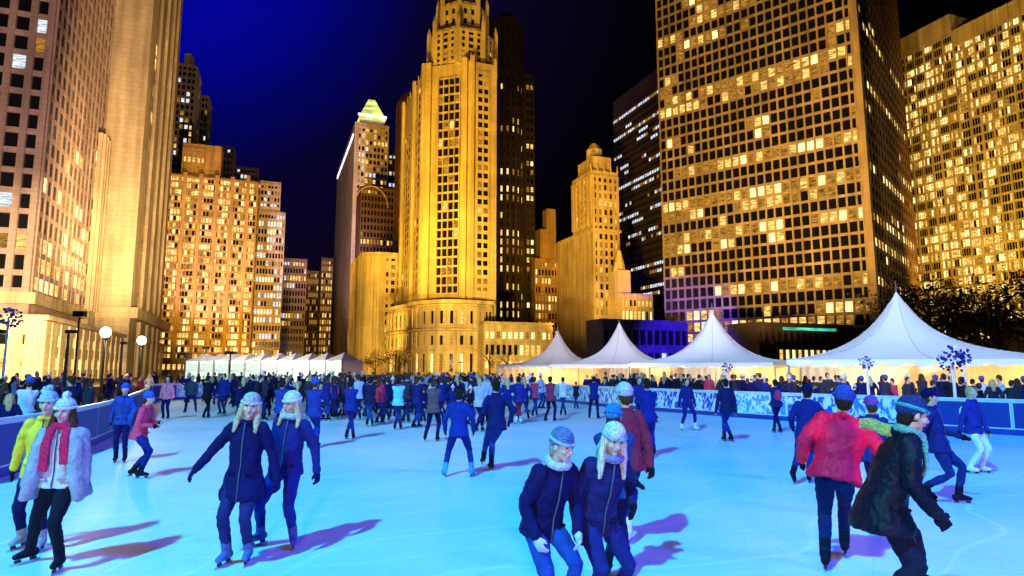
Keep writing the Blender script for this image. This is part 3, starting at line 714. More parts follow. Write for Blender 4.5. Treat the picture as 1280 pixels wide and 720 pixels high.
# long cream windbreak added to carry the glow on past the tents
wb = MB(); P_ = [V((31, 31)), V((24, 42)), V((19.5, 55)), V((15.5, 68)), V((10, 80)), V((-2, 82))]
for i in range(5):
    a_, b_ = P_[i], P_[i + 1]; nseg = 30
    for k in range(nseg):
        p = a_.lerp(b_, k / nseg); q = a_.lerp(b_, (k + 1) / nseg); d_ = (b_ - a_).normalized(); nn_ = V((-d_.y, d_.x)); o1 = nn_ * (.07 * (k % 2)); o2 = nn_ * (.07 * ((k + 1) % 2))
        vs_ = [(*(p + o1), .0), (*(q + o2), .0), (*(q + o2), 2.5), (*(p + o1), 2.5)]
        wb.add(vs_ + [(x_ + nn_.x * .04, y_ + nn_.y * .04, z_) for x_, y_, z_ in vs_], [(0, 1, 2, 3), (7, 6, 5, 4), (3, 2, 6, 7)], M['tentwall'])
setk(wb.build('fabric_windbreak'), 'added long pleated cream fabric wall glowing behind the row of tents', 'windbreak')
for x_, y_ in ((27, 31), (21, 42), (17, 54), (13, 66), (4, 79)):
    d_ = bpy.data.lights.new('tent_and_added_lamp', 'POINT'); d_.energy = 700; d_.color = (1, .60, .22); d_.shadow_soft_size = .2  # lamps and stands added to light the windbreak
    lo = bpy.data.objects.new('tent_and_added_lamp', d_); COL.objects.link(lo); lo.location = (x_, y_, 2.6)
    q_ = empty('added_wall_lamp', (x_, y_, 0)); mb = MB(); mb.tube([(0, 0, 0), (0, 0, 2.75)], [.05, .04], M['steel'], seg=6); mb.build('stand', q_)
    mb = MB(); mb.ell((0, 0, 2.95), (.16, .16, .12), M['bulb']); mb.build('lamp_head', q_)
    setk(q_, 'added warm stand lamp before the cream fabric wall, behind the ' + {27: 'nearest tent', 21: 'third tent', 17: 'second tent', 13: 'leftmost tent', 4: 'far end crowd'}[x_], 'lamp', 'added stand lamps behind the tents')

# ------------------------------------------------------------ rink boards
def banner_mat(name, ca, cb, scale, seedv):
    m, t, b = newmat(name); b.inputs['Roughness'].default_value = .45
    c = t.nodes.new('ShaderNodeTexCoord'); mp = t.nodes.new('ShaderNodeMapping'); mp.inputs['Location'].default_value = (seedv, seedv * .3, 0)
    mp.inputs['Scale'].default_value = (1.2, 1, .7)
    n = t.nodes.new('ShaderNodeTexNoise'); n.inputs['Scale'].default_value = scale; n.inputs['Detail'].default_value = 2; n.inputs['Distortion'].default_value = 1.2
    r = t.nodes.new('ShaderNodeValToRGB'); r.color_ramp.elements[0].position = .47; r.color_ramp.elements[1].position = .53
    r.color_ramp.elements[0].color = ca + (1,); r.color_ramp.elements[1].color = cb + (1,)
    for x, y in ((c.outputs['Object'], mp.inputs[0]), (mp.outputs[0], n.inputs['Vector']), (n.outputs['Fac'], r.inputs[0]), (r.outputs[0], b.inputs['Base Color'])): t.links.new(x, y)
    return m
BAN = [banner_mat('printed_banner', (.03, .08, .55), (.72, .80, .88), 3.2, 1.0), banner_mat('printed_banner_pale', (.80, .86, .90), (.05, .20, .65), 2.6, 4.0),
       mat('plain_blue_banner', (.012, .03, .26), .45), banner_mat('printed_banner_cyan', (.10, .35, .75), (.78, .86, .9), 3.8, 9.0)]
boardw = mat('white_board_plastic', (.70, .74, .80), .4); kick = mat('blue_kick_strip', (.02, .04, .30), .4); darkb = mat('dark_board_back', (.03, .03, .06), .6)
def board(L, ban, H=1.10):
    r_ = empty('rink_barrier')
    q = MB(); q.box(-L / 2 + .01, L / 2 - .01, 0, .05, .02, H - .06, boardw); q.build('panel', r_)
    q = MB(); q.box(-L / 2, L / 2, -.03, .08, H - .06, H, mat_rail); q.build('top_rail', r_)
    q = MB(); q.box(-L / 2, L / 2, -.014, -.001, .0, .18, kick); q.build('kick_strip', r_)
    q = MB(); q.box(-L / 2 + .05, L / 2 - .05, -.011, -.001, .22, H - .12, ban); q.build('banner', r_)
    for s_ in (-1, 1):
        q = MB(); q.box(s_ * L / 2 - .03, s_ * L / 2 + .03, .055, .11, 0, H - .07, M['steel']); q.build('post', r_)
    return r_
mat_rail = mat('pale_rail', (.62, .70, .80), .35)
# arc-length walk along the outline
cum = [0]
for i in range(1, len(RC)): cum.append(cum[-1] + (RC[i] - RC[i - 1]).length)
def along(s_):
    for i in range(1, len(RC)):
        if cum[i] >= s_:
            t_ = (s_ - cum[i - 1]) / (cum[i] - cum[i - 1]); return RC[i - 1].lerp(RC[i], t_)
    return RC[-1]
REG = [(60, 'the pinkish block'), (120, 'the globe lamps'), (195, 'the stone tower'), (225, 'the pale towers'), (252, 'the pavilion left end'), (285, 'the orange building'), (312, 'the orange building edge'), (330, 'the stepped block'), (352, 'the stepped block edge'), (380, 'the dark red block'), (413, 'the sky gap'),
       (430, 'the pyramid tower'), (450, 'the pavilion right end'), (470, 'the curved corner'), (490, 'the curved building'), (510, 'the podium left end'), (530, 'the golden left edge'), (560, 'the golden tower middle'), (590, 'the golden tower corner'), (615, 'the golden right edge'), (640, 'the rounded tower'), (665, 'the bare trees'), (690, 'the first tent slope'), (710, 'the first tent peak'), (735, 'the first tent valley'),
       (760, 'the second tent slope'), (790, 'the second tent peak'), (825, 'the second tent valley'), (860, 'the third tent slope'), (890, 'the third tent peak'), (925, 'the third tent front'), (960, 'the third tent end'), (1000, 'the green lit shop'), (1040, 'the last tent valley'), (1075, 'the nearest tent slope'), (1110, 'the nearest tent peak'), (1150, 'the nearest tent front'),
       (1180, 'the dark trees'), (1220, 'the ornament clusters'), (1255, 'the emblem board'), (9999, 'the right edge')]
def region(px):
    for x, t_ in REG:
        if px < x: return t_
BL = 2.4; protos = {}; ORD = 'first second third fourth fifth sixth seventh eighth ninth tenth eleventh twelfth thirteenth fourteenth fifteenth sixteenth seventeenth eighteenth nineteenth twentieth'.split(); cntr = dict(left=0, far=0, right=0)
nB = int(cum[-1] / BL); idx = 0
for k in range(nB):
    a = along(k * BL); b2 = along((k + 1) * BL); mid_ = (a + b2) / 2; d = b2 - a; q = proj((mid_.x, mid_.y, .6))
    if q is None or mid_.y < 5 or not (-90 < q[0] < 1360): continue
    side = 'left' if mid_.x < -8.5 and mid_.y < 43 else ('far' if mid_.y > 40 else 'right')
    bi = 2 if (side == 'left' or q[0] > 1130) else (3 if side == 'far' else random.choice((0, 1, 3, 1)))
    if bi in protos: o = copy_tree(protos[bi])
    else: o = board(BL, BAN[bi]); protos[bi] = o
    L_ = d.length
    o.location = (mid_.x, mid_.y, 0); o.scale = (L_ / BL, 1, 1); o.rotation_euler = (0, 0, math.atan2(d.y, d.x))
    nm = {0: 'blue and white printed', 1: 'pale printed', 2: 'plain blue', 3: 'cyan printed'}[bi]
    lab = {'left': 'plain blue rink board panel along the left edge of the ice', 'far': 'cyan printed rink board panel at the far end behind the skating crowd',
           'right': nm + ' rink board panel along the right edge of the ice below the tents'}[side]
    od = ORD[min(19, cntr[side])]; cntr[side] += 1
    lab = {'left': od + ' plain blue rink board from the near end of the left side', 'far': od + ' cyan printed rink board from the left along the far end', 'right': od + ' right side rink board from the far end, ' + nm}[side]
    setk(o, lab, 'rink barrier', 'rink boards')
    if side == 'right' and abs(q[0] - 1243) < 42:
        e_ = MB(); e_.add([(math.cos(t_) * .17, -.02, .66 + math.sin(t_) * .19) for t_ in [R(15 + 22.5 * i) for i in range(15)]] + [(-.17, -.02, .40), (.17, -.02, .40)][:0], [tuple(range(15))[::-1]], boardw)
        e_.box(-.15, .15, -.024, -.013, .42, .47, boardw); em = e_.build('emblem', o); em['label'] = 'white round emblem'
        o['label'] = 'plain blue rink board panel with white round emblem at the right edge of the ice'
        del o['group']

# ------------------------------------------------------------ street lamps, poles, blue lantern clusters
def lamp(px, py_top, Y, label, lit=True):
    p = W(px, py_top, Y); r_ = empty('street_lamp', (p.x, p.y, 0)); setk(r_, label, 'street lamp', 'globe street lamps on the left')
    q = MB(); q.tube([(0, 0, 0), (0, 0, .5), (0, 0, .6), (0, 0, p.z - .35)], [.16, .14, .08, .06], M['black'], seg=8); q.build('pole', r_)
    q = MB(); q.tube([(0, 0, p.z - .4), (0, 0, p.z - .25)], [.10, .2], M['black'], seg=8, cap=False); q.build('lamp_holder', r_)
    q = MB(); q.ell((0, 0, p.z + .08), (.30, .30, .32), M['globe']); q.build('globe', r_, True)
    d_ = bpy.data.lights.new('street_glow', 'POINT'); d_.energy = 900; d_.color = (1, .78, .42); d_.shadow_soft_size = .4
    lo = bpy.data.objects.new('street_glow', d_); COL.objects.link(lo); lo.location = (p.x, p.y - .8, p.z + .1)
lamp(132, 417, 38, 'taller globe street lamp glowing white in front of the arcade, the left one')
lamp(177, 427, 46, 'smaller glowing globe street lamp right of the taller one')
def tpole(px, pyt, Y, arm, label):
    p = W(px, pyt, Y); r_ = empty('lamp_post', (p.x, p.y, 0)); setk(r_, label, 'lamp post')
    q = MB(); q.tube([(0, 0, 0), (0, 0, p.z)], [.10, .06], M['black'], seg=8); q.build('pole', r_)
    q = MB(); q.box(-arm * .4, arm, -.08, .08, p.z - .02, p.z + .14, M['black']); q.build('arm', r_)
tpole(86, 416, 32, .38, 'dark unlit post with a short crossbar, left of the bright globe lamp')
tpole(153, 430, 40, .25, 'slim dark post between the two globe lamps')
def cluster(px, pyc, Y, rad, label, seed):
    rg = random.Random(seed); p = W(px, pyc, Y); r_ = empty('lantern_pole', (p.x, p.y, 0)); setk(r_, label, 'lantern pole', 'poles topped with blue star lanterns')
    q = MB(); q.tube([(0, 0, 0), (0, 0, p.z)], [.06, .05], boardw, seg=8); q.build('pole', r_)
    lm = M['bluelan']; q = MB()
    for k in range(80):
        v_ = V((rg.gauss(0, 1), rg.gauss(0, 1), rg.gauss(0, 1))).normalized() * rad * rg.uniform(.5, 1)
        q.ell(V((0, 0, p.z)) + v_, (.055 * rad / .5 * rg.uniform(.6, 1.3),) * 3, lm if k % 6 else boardw, nu=6, nv=4)
    q.build('lantern_cluster', r_)
M['bluelan'] = mat('deep_blue_ornament', (.01, .015, .22), .4)
cluster(1190, 450, 23.5, .50, 'tall pole topped with the largest cluster of blue round ornaments, far right', 1)
cluster(1204, 446, 24.8, .34, 'thin pole with a blue ornament cluster just right of the largest one', 5)
cluster(1083, 453, 26, .30, 'pole with small blue ornament cluster behind the red jacketed skater', 2)
cluster(909, 459, 31, .28, 'pole with small blue ornament cluster below the third tent', 3)
cluster(11, 397, 30, .55, 'pole with blue ornament cluster at the far left edge', 4)

# ------------------------------------------------------------ trees
def tree(px, Y, h, rad, label, seed, leaves=1500, mat_=None, bare=False, name='tree'):
    rg = random.Random(seed); kk = W(px, 430, 100).x / 100; r_ = empty(name, (kk * Y, Y, 0)); setk(r_, label, 'tree', 'dark trees around the plaza')
    q = MB(); q.tube([(0, 0, 0), (.1, 0, h * .3), (0, .1, h * .6), (.1, 0, h * .9)], [h * .03, h * .022, h * .014, h * .005], M['bark'], seg=8)
    tips = []
    for k in range(14):
        a = rg.uniform(0, 6.28); z = h * rg.uniform(.3, .75); l = rad * rg.uniform(.5, .95)
        e1 = V((math.cos(a) * l, math.sin(a) * l, z + l * .7)); q.tube([(0, 0, z), e1 * .5 + V((0, 0, z * .5)), e1], [h * .010, h * .007, .02], M['bark'], seg=5); tips.append(e1)
        for _ in range(2):
            e2 = e1 + V((rg.gauss(0, .3), rg.gauss(0, .3), rg.uniform(.1, .5))) * rad * .5; q.tube([e1, e2], [.03, .012], M['bark'], seg=4); tips.append(e2)
    q.build('trunk', r_)
    if not bare:
        q = MB(); tips += [V((rg.gauss(0, .45) * rad, rg.gauss(0, .45) * rad, h * rg.uniform(.45, 1))) for _ in range(16)]
        for k in range(leaves):
            c_ = rg.choice(tips) + V((rg.gauss(0, 1), rg.gauss(0, 1), rg.gauss(0, .8))) * rad * .17
            a = V((rg.gauss(0, 1), rg.gauss(0, 1), rg.gauss(0, 1))).normalized(); b_ = a.orthogonal().normalized(); s_ = rad * rg.uniform(.03, .065)
            q.add([c_ - a * s_, c_ + b_ * s_ * .6, c_ + a * s_, c_ - b_ * s_ * .6], [(0, 1, 2, 3)], mat_ or M['leaf'])
        q.build('crown', r_)
for i, (px, Y, h, rd) in enumerate(((1165, 92, 15, 6), (1205, 84, 12, 5.5), (1250, 88, 14, 6.5), (1290, 76, 12, 5), (1130, 100, 12, 5), (1225, 70, 9, 4))):
    tree(px, Y, h, rd, ['dark leafy tree right behind the nearest tent peak', 'dark leafy tree between two taller trees at the right', 'tallest dark tree near the right edge of the frame',
                        'dark leafy tree cut by the right edge of the frame', 'dark leafy tree at the foot of the large grid tower corner', 'shorter dark tree in front of the others at the right'][i], 200 + i)
for i, (px, Y, h, rd) in enumerate(((612, 150, 8, 4), (635, 145, 7, 3.5), (498, 170, 6, 4), (470, 165, 5, 3.5))):
    tree(px, Y, h, rd, ['bare brown tree right of the golden podium', 'small bare tree left of the smallest tent', 'brown leafy tree at the left foot of the golden tower', 'low brown tree left of the golden podium'][i],
         230 + i, 700, mat('autumn_leaf', (.16, .08, .03), .7), bare=(i < 2), name='bare_tree' if i < 2 else 'tree')

# ------------------------------------------------------------ people
def bake(mb, voxel, disp=0, dsize=.1, smooth=3, name='m'):
    me = mb.mesh(name); o = bpy.data.objects.new('tmp_bake', me); COL.objects.link(o)
    r = o.modifiers.new('r', 'REMESH'); r.mode = 'VOXEL'; r.voxel_size = voxel; r.use_smooth_shade = True
    s = o.modifiers.new('s', 'SMOOTH'); s.iterations = smooth; s.factor = .5
    if disp:
        tx = bpy.data.textures.get('cl%d' % int(dsize * 1000))
        if not tx:
            tx = bpy.data.textures.new('cl%d' % int(dsize * 1000), 'CLOUDS'); tx.noise_scale = dsize; tx.noise_depth = 2
        d = o.modifiers.new('d', 'DISPLACE'); d.texture = tx; d.strength = disp; d.mid_level = .5; d.texture_coords = 'LOCAL'
    dg = bpy.context.evaluated_depsgraph_get()
    out = bpy.data.meshes.new_from_object(o.evaluated_get(dg)); bpy.data.objects.remove(o); bpy.data.meshes.remove(me)
    return out
def ik(a, b, l1, l2, hint):
    d = b - a; L = min(d.length, (l1 + l2) * .995); d = d.normalized(); b = a + d * L
    x = (l1 * l1 - l2 * l2 + L * L) / (2 * L); h = math.sqrt(max(1e-6, l1 * l1 - x * x))
    hd = hint - d * hint.dot(d); hd = hd.normalized() if hd.length > 1e-4 else d.orthogonal().normalized()
    return a + d * x + hd * h, b
CL = {}
def cloth(col, kind='cloth'):
    if kind in ('cloth', 'puffy') and col[2] > col[0] * 2 and col[2] > .15 and col[1] < .2: col = tuple(x * .5 for x in col)
    k = (tuple(col), kind)
    if k in CL: return CL[k]
    m = mat('fabric_' + kind, tuple(col), .85 if kind != 'puffy' else .5, var=.22, scale=7, bump=.35, bscale=55 if kind == 'cloth' else 30, spec=.15)
    CL[k] = m
    if kind in ('hair', 'knit'):
        t = m.node_tree; ns = [n for n in t.nodes if n.type == 'TEX_NOISE']; c = [n for n in t.nodes if n.type == 'TEX_COORD'][0]
        mp = t.nodes.new('ShaderNodeMapping'); mp.inputs['Scale'].default_value = (1, 1, .08) if kind == 'hair' else (1, 1, 2.2)
        t.links.new(c.outputs['Object'], mp.inputs[0])
        for n in ns: n.inputs['Scale'].default_value = 90 if kind == 'hair' else 38; t.links.new(mp.outputs[0], n.inputs['Vector'])
        r = [n for n in t.nodes if n.type == 'VALTORGB'][0]; f_ = .45
        r.color_ramp.elements[0].color = tuple(x * (1 - f_) for x in col) + (1,); r.color_ramp.elements[1].color = tuple(min(1, x * (1 + f_)) for x in col) + (1,)
        [n for n in t.nodes if n.type == 'BUMP'][0].inputs['Strength'].default_value = .8
    return m
NAVY = (.005, .005, .065); BLUE = (.012, .03, .40); JEAN = (.02, .06, .36); BLK = (.006, .006, .016); RED = (.85, .015, .07); GREY = (.30, .31, .36)
WHITE = (.75, .78, .85); TEAL = (.05, .45, .55); BLOND = (.60, .42, .20); BROWN = (.07, .035, .02); YEL = (.75, .60, .05); DKHAIR = (.02, .013, .01)
LILAC = (.35, .30, .55); MAROON = (.20, .02, .05)

def figure(loc, label=None, H=1.7, face=0, pel=(0, 0, .9), neck=None, lean=(0, 0), feet=((-.1, 0, 0, None, 0), (.1, 0, 0, None, 0)), hands=((-.28, 0, .8), (.28, 0, .8)),
           headlean=(0, 0), hturn=0, vox=.02, jacket=NAVY, hem=.10, puffy=0, trousers=NAVY, skinny=True, hair=BROWN, hairlen=0, hat=None, hatbrim=None, pom=False,
           scarf=None, tails=True, gloves=BLK, boots=BLK, fingers=False, merged=False, group=None, wide=1.0, skates=True, bag=None, extra=None):
    """feet / hands are ordered (person's right, person's left); coordinates x right in the picture, y away, z up"""
    s = H / 1.7; a = R(face); Fw = V((math.sin(a), -math.cos(a), 0)); Lf = V((math.cos(a), math.sin(a), 0)); Z = V((0, 0, 1))
    pelv = V(pel); lv = V((lean[0], lean[1], 0)); U = (Z + lv).normalized(); Lt = (Lf - U * Lf.dot(U)).normalized(); Ft = U.cross(Lt) * -1
    if Ft.dot(Fw) < 0: Ft = -Ft
    nk = pelv + U * (.53 * s)
    hu = (U * .45 + Z * .55 + V((headlean[0], headlean[1], 0))).normalized(); ah = R(face + hturn); hf = V((math.sin(ah), -math.cos(ah), 0)); hf = (hf - hu * hf.dot(hu)).normalized(); hl = hu.cross(hf) * -1
    if hl.dot(V((math.cos(ah), math.sin(ah), 0))) < 0: hl = -hl
    hc = nk + U * (.05 * s) + hu * (.125 * s) + hf * (.02 * s)
    A = (hl, hf, hu); k_ = s
    J = {}
    for i, sd in ((0, -1), (1, 1)):
        hip = pelv + Lf * (sd * .085 * s); f = feet[i]; yaw = face if len(f) < 4 or f[3] is None else f[3]; pit = f[4] if len(f) > 4 else 0
        ya = R(yaw); fd = V((math.sin(ya), -math.cos(ya), 0)); fd = (fd * math.cos(R(pit)) - Z * math.sin(R(pit))).normalized(); fl = V((math.cos(ya), math.sin(ya), 0)); fu = fd.cross(fl)
        if fu.z < 0: fu = -fu
        base = V(f[:3]); ank = base + fu * ((.15 if skates else .08) * s)
        kn, ank2 = ik(hip, ank, .43 * s, .40 * s, fd * .7 + Fw)
        base = base + (ank2 - ank); J['leg%d' % i] = (hip, kn, ank2, base, fd, fl, fu)
        sh = nk - U * (.055 * s) + Lt * (sd * .165 * s * wide); hd = V(hands[i])
        el, hd2 = ik(sh, hd, .28 * s, .25 * s, -Fw * .6 - Z * .5 + Lf * (sd * .5))
        J['arm%d' % i] = (sh, el, hd2)
    def hand_geo(mb, el, wr, m, inf, sd):
        d = (wr - el).normalized(); pn = (-Lf * sd + Fw * -.2); pn = (pn - d * pn.dot(d)).normalized(); sx = d.cross(pn)
        if sx.dot(Fw) < 0: sx = -sx
        pc_ = wr + d * (.05 * s); mb.ell(pc_, (.043 * s * inf, .018 * s * inf * 1.1, .052 * s), m, (sx, pn, d))
        if not fingers: mb.ell(wr + d * (.11 * s) + pn * .012, (.036 * s, .020 * s, .045 * s), m, (sx, pn, d)); return
        for q, (off, ln) in enumerate(((-.033, .058), (-.011, .070), (.011, .074), (.033, .066))):
            b0 = pc_ + sx * (off * s) + d * (.035 * s); b1 = b0 + (d * .9 + pn * .35) * (ln * .5 * s) + sx * (off * .1); b2_ = b1 + (d * .55 + pn * .8) * (ln * .5 * s)
            mb.tube([b0, b1, b2_], [.0098 * inf * s, .009 * inf * s, .0075 * inf * s], m, seg=8)
        t0 = pc_ + sx * (.036 * s) - d * (.02 * s); t1 = t0 + (sx * .7 + d * .6 + pn * .3) * (.033 * s); mb.tube([t0, t1, t1 + (d + pn * .5).normalized() * (.028 * s)], [.013 * s * inf, .011 * s * inf, .009 * s * inf], m, seg=8)
    parts = []
    # body
    bm_ = MB(); sk = M['skin']
    bm_.tube([pelv + U * .03, pelv + U * .12, pelv + U * (.2 * s), pelv + U * (.38 * s), nk - U * .02], [(.11 * s, .085), (.11, .085), (.11, .085), (.13 * s, .09), (.07, .055)], sk, Lf)
    bm_.tube([nk - U * .05, nk + U * (.05 * s), hc - hu * .05 * s - hf * .015], [.058 * s, .050 * s, .052 * s], sk)
    bm_.ell(hc + hu * (.018 * s) - hf * .005, (.074 * s, .092 * s, .098 * s), sk, A); bm_.ell(hc - hu * (.035 * s) + hf * (.012 * s), (.056 * s, .070 * s, .078 * s), sk, A)
    bm_.ell(hc - hu * (.092 * s) + hf * (.055 * s), (.026 * s, .022 * s, .020 * s), sk, A)
    if vox < .03:
        bm_.tube([hc + hf * (.080 * s) + hu * .02 * s, hc + hf * (.100 * s) - hu * (.022 * s)], [.010 * s, .016 * s], sk, seg=8)
        bm_.ell(hc - hu * (.052 * s) + hf * (.082 * s), (.024 * s, .012 * s, .010 * s), sk, A)
        for sd in (-1, 1):
            bm_.ell(hc + hl * (sd * .077 * s) - hf * .005, (.010 * s, .02 * s, .033 * s), sk, A)
            bm_.ell(hc + hl * (sd * .040 * s) - hu * .022 * s + hf * (.058 * s), (.026 * s, .022 * s, .024 * s), sk, A)
            bm_.ell(hc + hl * (sd * .032 * s) + hu * .034 * s + hf * (.076 * s), (.026 * s, .012 * s, .009 * s), sk, A)
    for i, sd in ((0, -1), (1, 1)):
        sh, el, wr = J['arm%d' % i]; bm_.tube([sh, el, wr], [.045 * s, .036 * s, .026 * s], sk); hand_geo(bm_, el, wr, sk, 1, sd)
        hip, kn, an, base, fd, fl, fu = J['leg%d' % i]; bm_.tube([hip, kn, an], [.070 * s, .045 * s, .028 * s], sk); bm_.tube([an - fd * .01 - fu * .04, an + fd * .09 - fu * .06], [.024, .020], sk)
    bv = min(vox, .0075) if fingers else vox
    parts.append(('body', bake(bm_, bv if fingers else min(vox, .014) if vox < .03 else vox, smooth=2), sk))
    # jacket
    jm = cloth(jacket, 'puffy' if puffy else 'cloth'); j = MB(); p_ = 1 + puffy
    hp = pelv - Z * (hem * s) if hem > .15 else pelv - U * (hem * s)
    hx = pelv + U * .02; wq = .035 if hem > .15 else 0
    j.tube([hp, hp + (hx - hp) * .3, hx, pelv + U * (.13 * s), pelv + U * (.30 * s), pelv + U * (.42 * s), nk - U * .035 * s, nk + U * .02],
           [((.200 + wq) * s * p_, (.158 + wq) * s * p_), ((.200 + wq) * s * p_, (.156 + wq) * s * p_), (.186 * s * p_, .146 * s * p_), (.160 * s * p_, .122 * s * p_), (.168 * s * p_ * wide, .128 * s * p_), (.172 * s * p_ * wide, .115 * s * p_), (.112 * s, .085 * s), (.068 * s, .066 * s)], jm, Lf, seg=18, cap=False)
    if vox < .03:
        n = 14; j.tube([nk + U * (.028 * s) + Lt * (.066 * s * math.sin(2 * math.pi * q / n)) + Ft * (.068 * s * math.cos(2 * math.pi * q / n) + .008) for q in range(n + 1)], [(.022, .03)] * (n + 1), jm, U, seg=8, cap=False)
        zc_ = cloth((.09, .10, .14) if sum(jacket) < .4 else (.05, .05, .12)); zz = MB()
        zz.tube([hp + Ft * ((.162 + wq) * s * p_), hx + Ft * (.156 * s * p_), pelv + U * (.13 * s) + Ft * (.130 * s * p_), pelv + U * (.30 * s) + Ft * (.137 * s * p_), pelv + U * (.42 * s) + Ft * (.124 * s * p_), nk + U * .02 + Ft * .10], [(.0065, .005)] * 6, zc_, Lt, seg=6, cap=False)
        parts_late = [('zip', zz.mesh('zip', True), zc_)]
        pk = MB(); pkm = cloth(tuple(x * .55 for x in jacket))
        for sd in (-1, 1):
            pk.obox(pelv + U * .05 + Ft * (.135 * s * p_) + Lt * (sd * .095 * s), (Lt * .9 + Ft * -.35 * sd).normalized() * .045, U * .010, Ft * .012, pkm)
        parts_late.append(('pocket', pk.mesh('pocket'), pkm))
    else: parts_late = []
    for i in (0, 1):
        sh, el, wr = J['arm%d' % i]; j.tube([sh - (el - sh) * .02 + (nk - sh) * .1, sh.lerp(el, .5), el, el.lerp(wr, .5), wr], [.070 * s * p_, .062 * s * p_, .055 * s * p_, .050 * s * p_, .041 * s * p_], jm)
        if vox < .025: j.tube([wr - (wr - el).normalized() * .03, wr + (wr - el).normalized() * .004], [.046 * s * p_, .046 * s * p_], jm, cap=False)
    if puffy:   # collar roll and hood
        j.tube([nk + Lt * .09 * s + U * .01, nk - Ft * .09 * s + U * .02, nk - Lt * .09 * s + U * .01], [.03, .045, .03], jm)
    parts.append(('jacket', bake(j, max(.011, vox * .8), .030 + puffy * .035, .085 + puffy * .10, 2), jm))
    parts += parts_late
    # trousers
    tm = cloth(trousers); t_ = MB(); lf_ = 1.0 if skinny else 1.28
    t_.ell(pelv - Z * .01, (.155 * s, .125 * s, .13 * s), tm, (Lf, Fw, Z))
    t_.tube([pelv, pelv + U * (.13 * s)], [(.150 * s, .122 * s), (.138 * s, .108 * s)], tm, Lf)
    for i in (0, 1):
        hip, kn, an, base, fd, fl, fu = J['leg%d' % i]
        t_.tube([hip - Z * .01, hip.lerp(kn, .4), kn, kn.lerp(an, .35), an + (kn - an).normalized() * .035], [.092 * s, .086 * s, .062 * s * lf_, .060 * s * lf_, .045 * s * lf_ * (1 if skinny else 1.15)], tm)
    parts.append(('trousers', bake(t_, max(.011, vox * .8), .024, .075, 2), tm))
    # hair
    if hair:
        hm = cloth(hair, 'hair'); h = MB(); h.ell(hc + hu * (.030 * s) - hf * (.022 * s), (.086 * s, .094 * s, .100 * s), hm, A)
        h.ell(hc - hf * (.055 * s) - hu * .03, (.075 * s, .05 * s, .08 * s), hm, A)
        if hairlen:
            for sd in (-1, 1):
                h.tube([hc + hl * (sd * .072 * s) + hu * .05 - hf * .01, hc + hl * (sd * .088 * s) - hu * .05, nk + Lt * (sd * .10 * s) + U * .03 + Ft * .05, nk + Lt * (sd * .11 * s) - U * hairlen * .6 + Ft * .10], [.030, .034, .036, .018], hm)
            h.tube([hc - hf * .06, nk - Ft * .07 + U * .06, nk - Ft * .11 - U * hairlen], [(.08, .04), (.10, .045), (.05, .02)], hm, Lt)
        parts.append(('hair', bake(h, max(.010, vox * .6), .02, .03, 1), hm))
    if hat:
        km = cloth(hat, 'knit'); h = MB(); h.ell(hc + hu * (.068 * s) - hf * .018 * s, (.092 * s, .104 * s, .088 * s), km, A)
        h.ell(hc + hu * (.035 * s) - hf * (.03 * s), (.093 * s, .098 * s, .07 * s), km, A)
        parts.append(('hat', bake(h, max(.010, vox * .6), .006, .02, 1), km))
        bmk = cloth(hatbrim or hat, 'knit'); h = MB(); n = 20
        pts = [hc + hu * (.052 * s - .012 * math.cos(2 * math.pi * q / n)) - hf * (.014 * s) + hl * (.094 * s * math.sin(2 * math.pi * q / n)) + hf * (.104 * s * math.cos(2 * math.pi * q / n)) for q in range(n + 1)]
        h.tube(pts, [.0145 * s] * (n + 1), bmk, hu, seg=8, cap=False)
        hb = h.mesh('hat_brim', True); parts.append(('hat_brim', hb, bmk))
        if pom:
            h = MB(); h.ell(hc + hu * (.175 * s) - hf * .02, (.042, .042, .04), bmk); parts.append(('pompom', bake(h, .012, .03, .02, 0), bmk))
    if scarf:
        sm_ = cloth(scarf, 'knit'); h = MB(); n = 12
        pts = [nk + U * (.045 * s) + Lt * (.085 * s * math.sin(2 * math.pi * q / n)) + Ft * (.085 * s * math.cos(2 * math.pi * q / n) + .01) for q in range(n + 1)]
        h.tube(pts, [.036 * s] * (n + 1), sm_, U, seg=8, cap=False)
        for sd, l_ in ((-1, .40), (1, .33)) if tails else ():
            h.tube([nk + Lt * (sd * .075) + Ft * (.10 * s) + U * .03, nk + Lt * (sd * .085) + Ft * (.158 * s) - U * .14, nk + Lt * (sd * .10) + Ft * (.155 * s) - U * l_], [(.04, .022), (.045, .018), (.05, .016)], sm_, Lt, cap=False)
        parts.append(('scarf', bake(h, .011, .014, .04, 1), sm_))
    if gloves:
        gm = cloth(gloves)
        for i, sd in ((0, -1), (1, 1)):
            sh, el, wr = J['arm%d' % i]; h = MB(); hand_geo(h, el, wr, gm, 1.22, sd); h.tube([wr - (wr - el).normalized() * .03, wr + (wr - el).normalized() * .03], [.033 * s, .034 * s], gm)
            parts.append(('glove', bake(h, .006 if fingers else max(vox, .012), smooth=1), gm))
    bm2 = cloth(boots, 'boot')
    for i in (0, 1):
        hip, kn, an, base, fd, fl, fu = J['leg%d' % i]; h = MB(); up = (kn - an).normalized()
        g0 = .05 * s if skates else 0
        h.tube([an - fu * .03, an + up * (.10 * s)], [(.048 * s, .052 * s), (.052 * s, .055 * s)], bm2, fl)
        h.tube([base - fd * (.055 * s) + fu * (g0 + .045), base + fd * (.04 * s) + fu * (g0 + .05), base + fd * (.145 * s) + fu * (g0 + .034)], [(.037 * s, .045 * s), (.043 * s, .048 * s), (.036 * s, .030 * s)], bm2, fl)
        nm = 'skate' if skates else 'boot'; parts.append((nm, bake(h, max(.010, vox * .5), smooth=2), bm2))
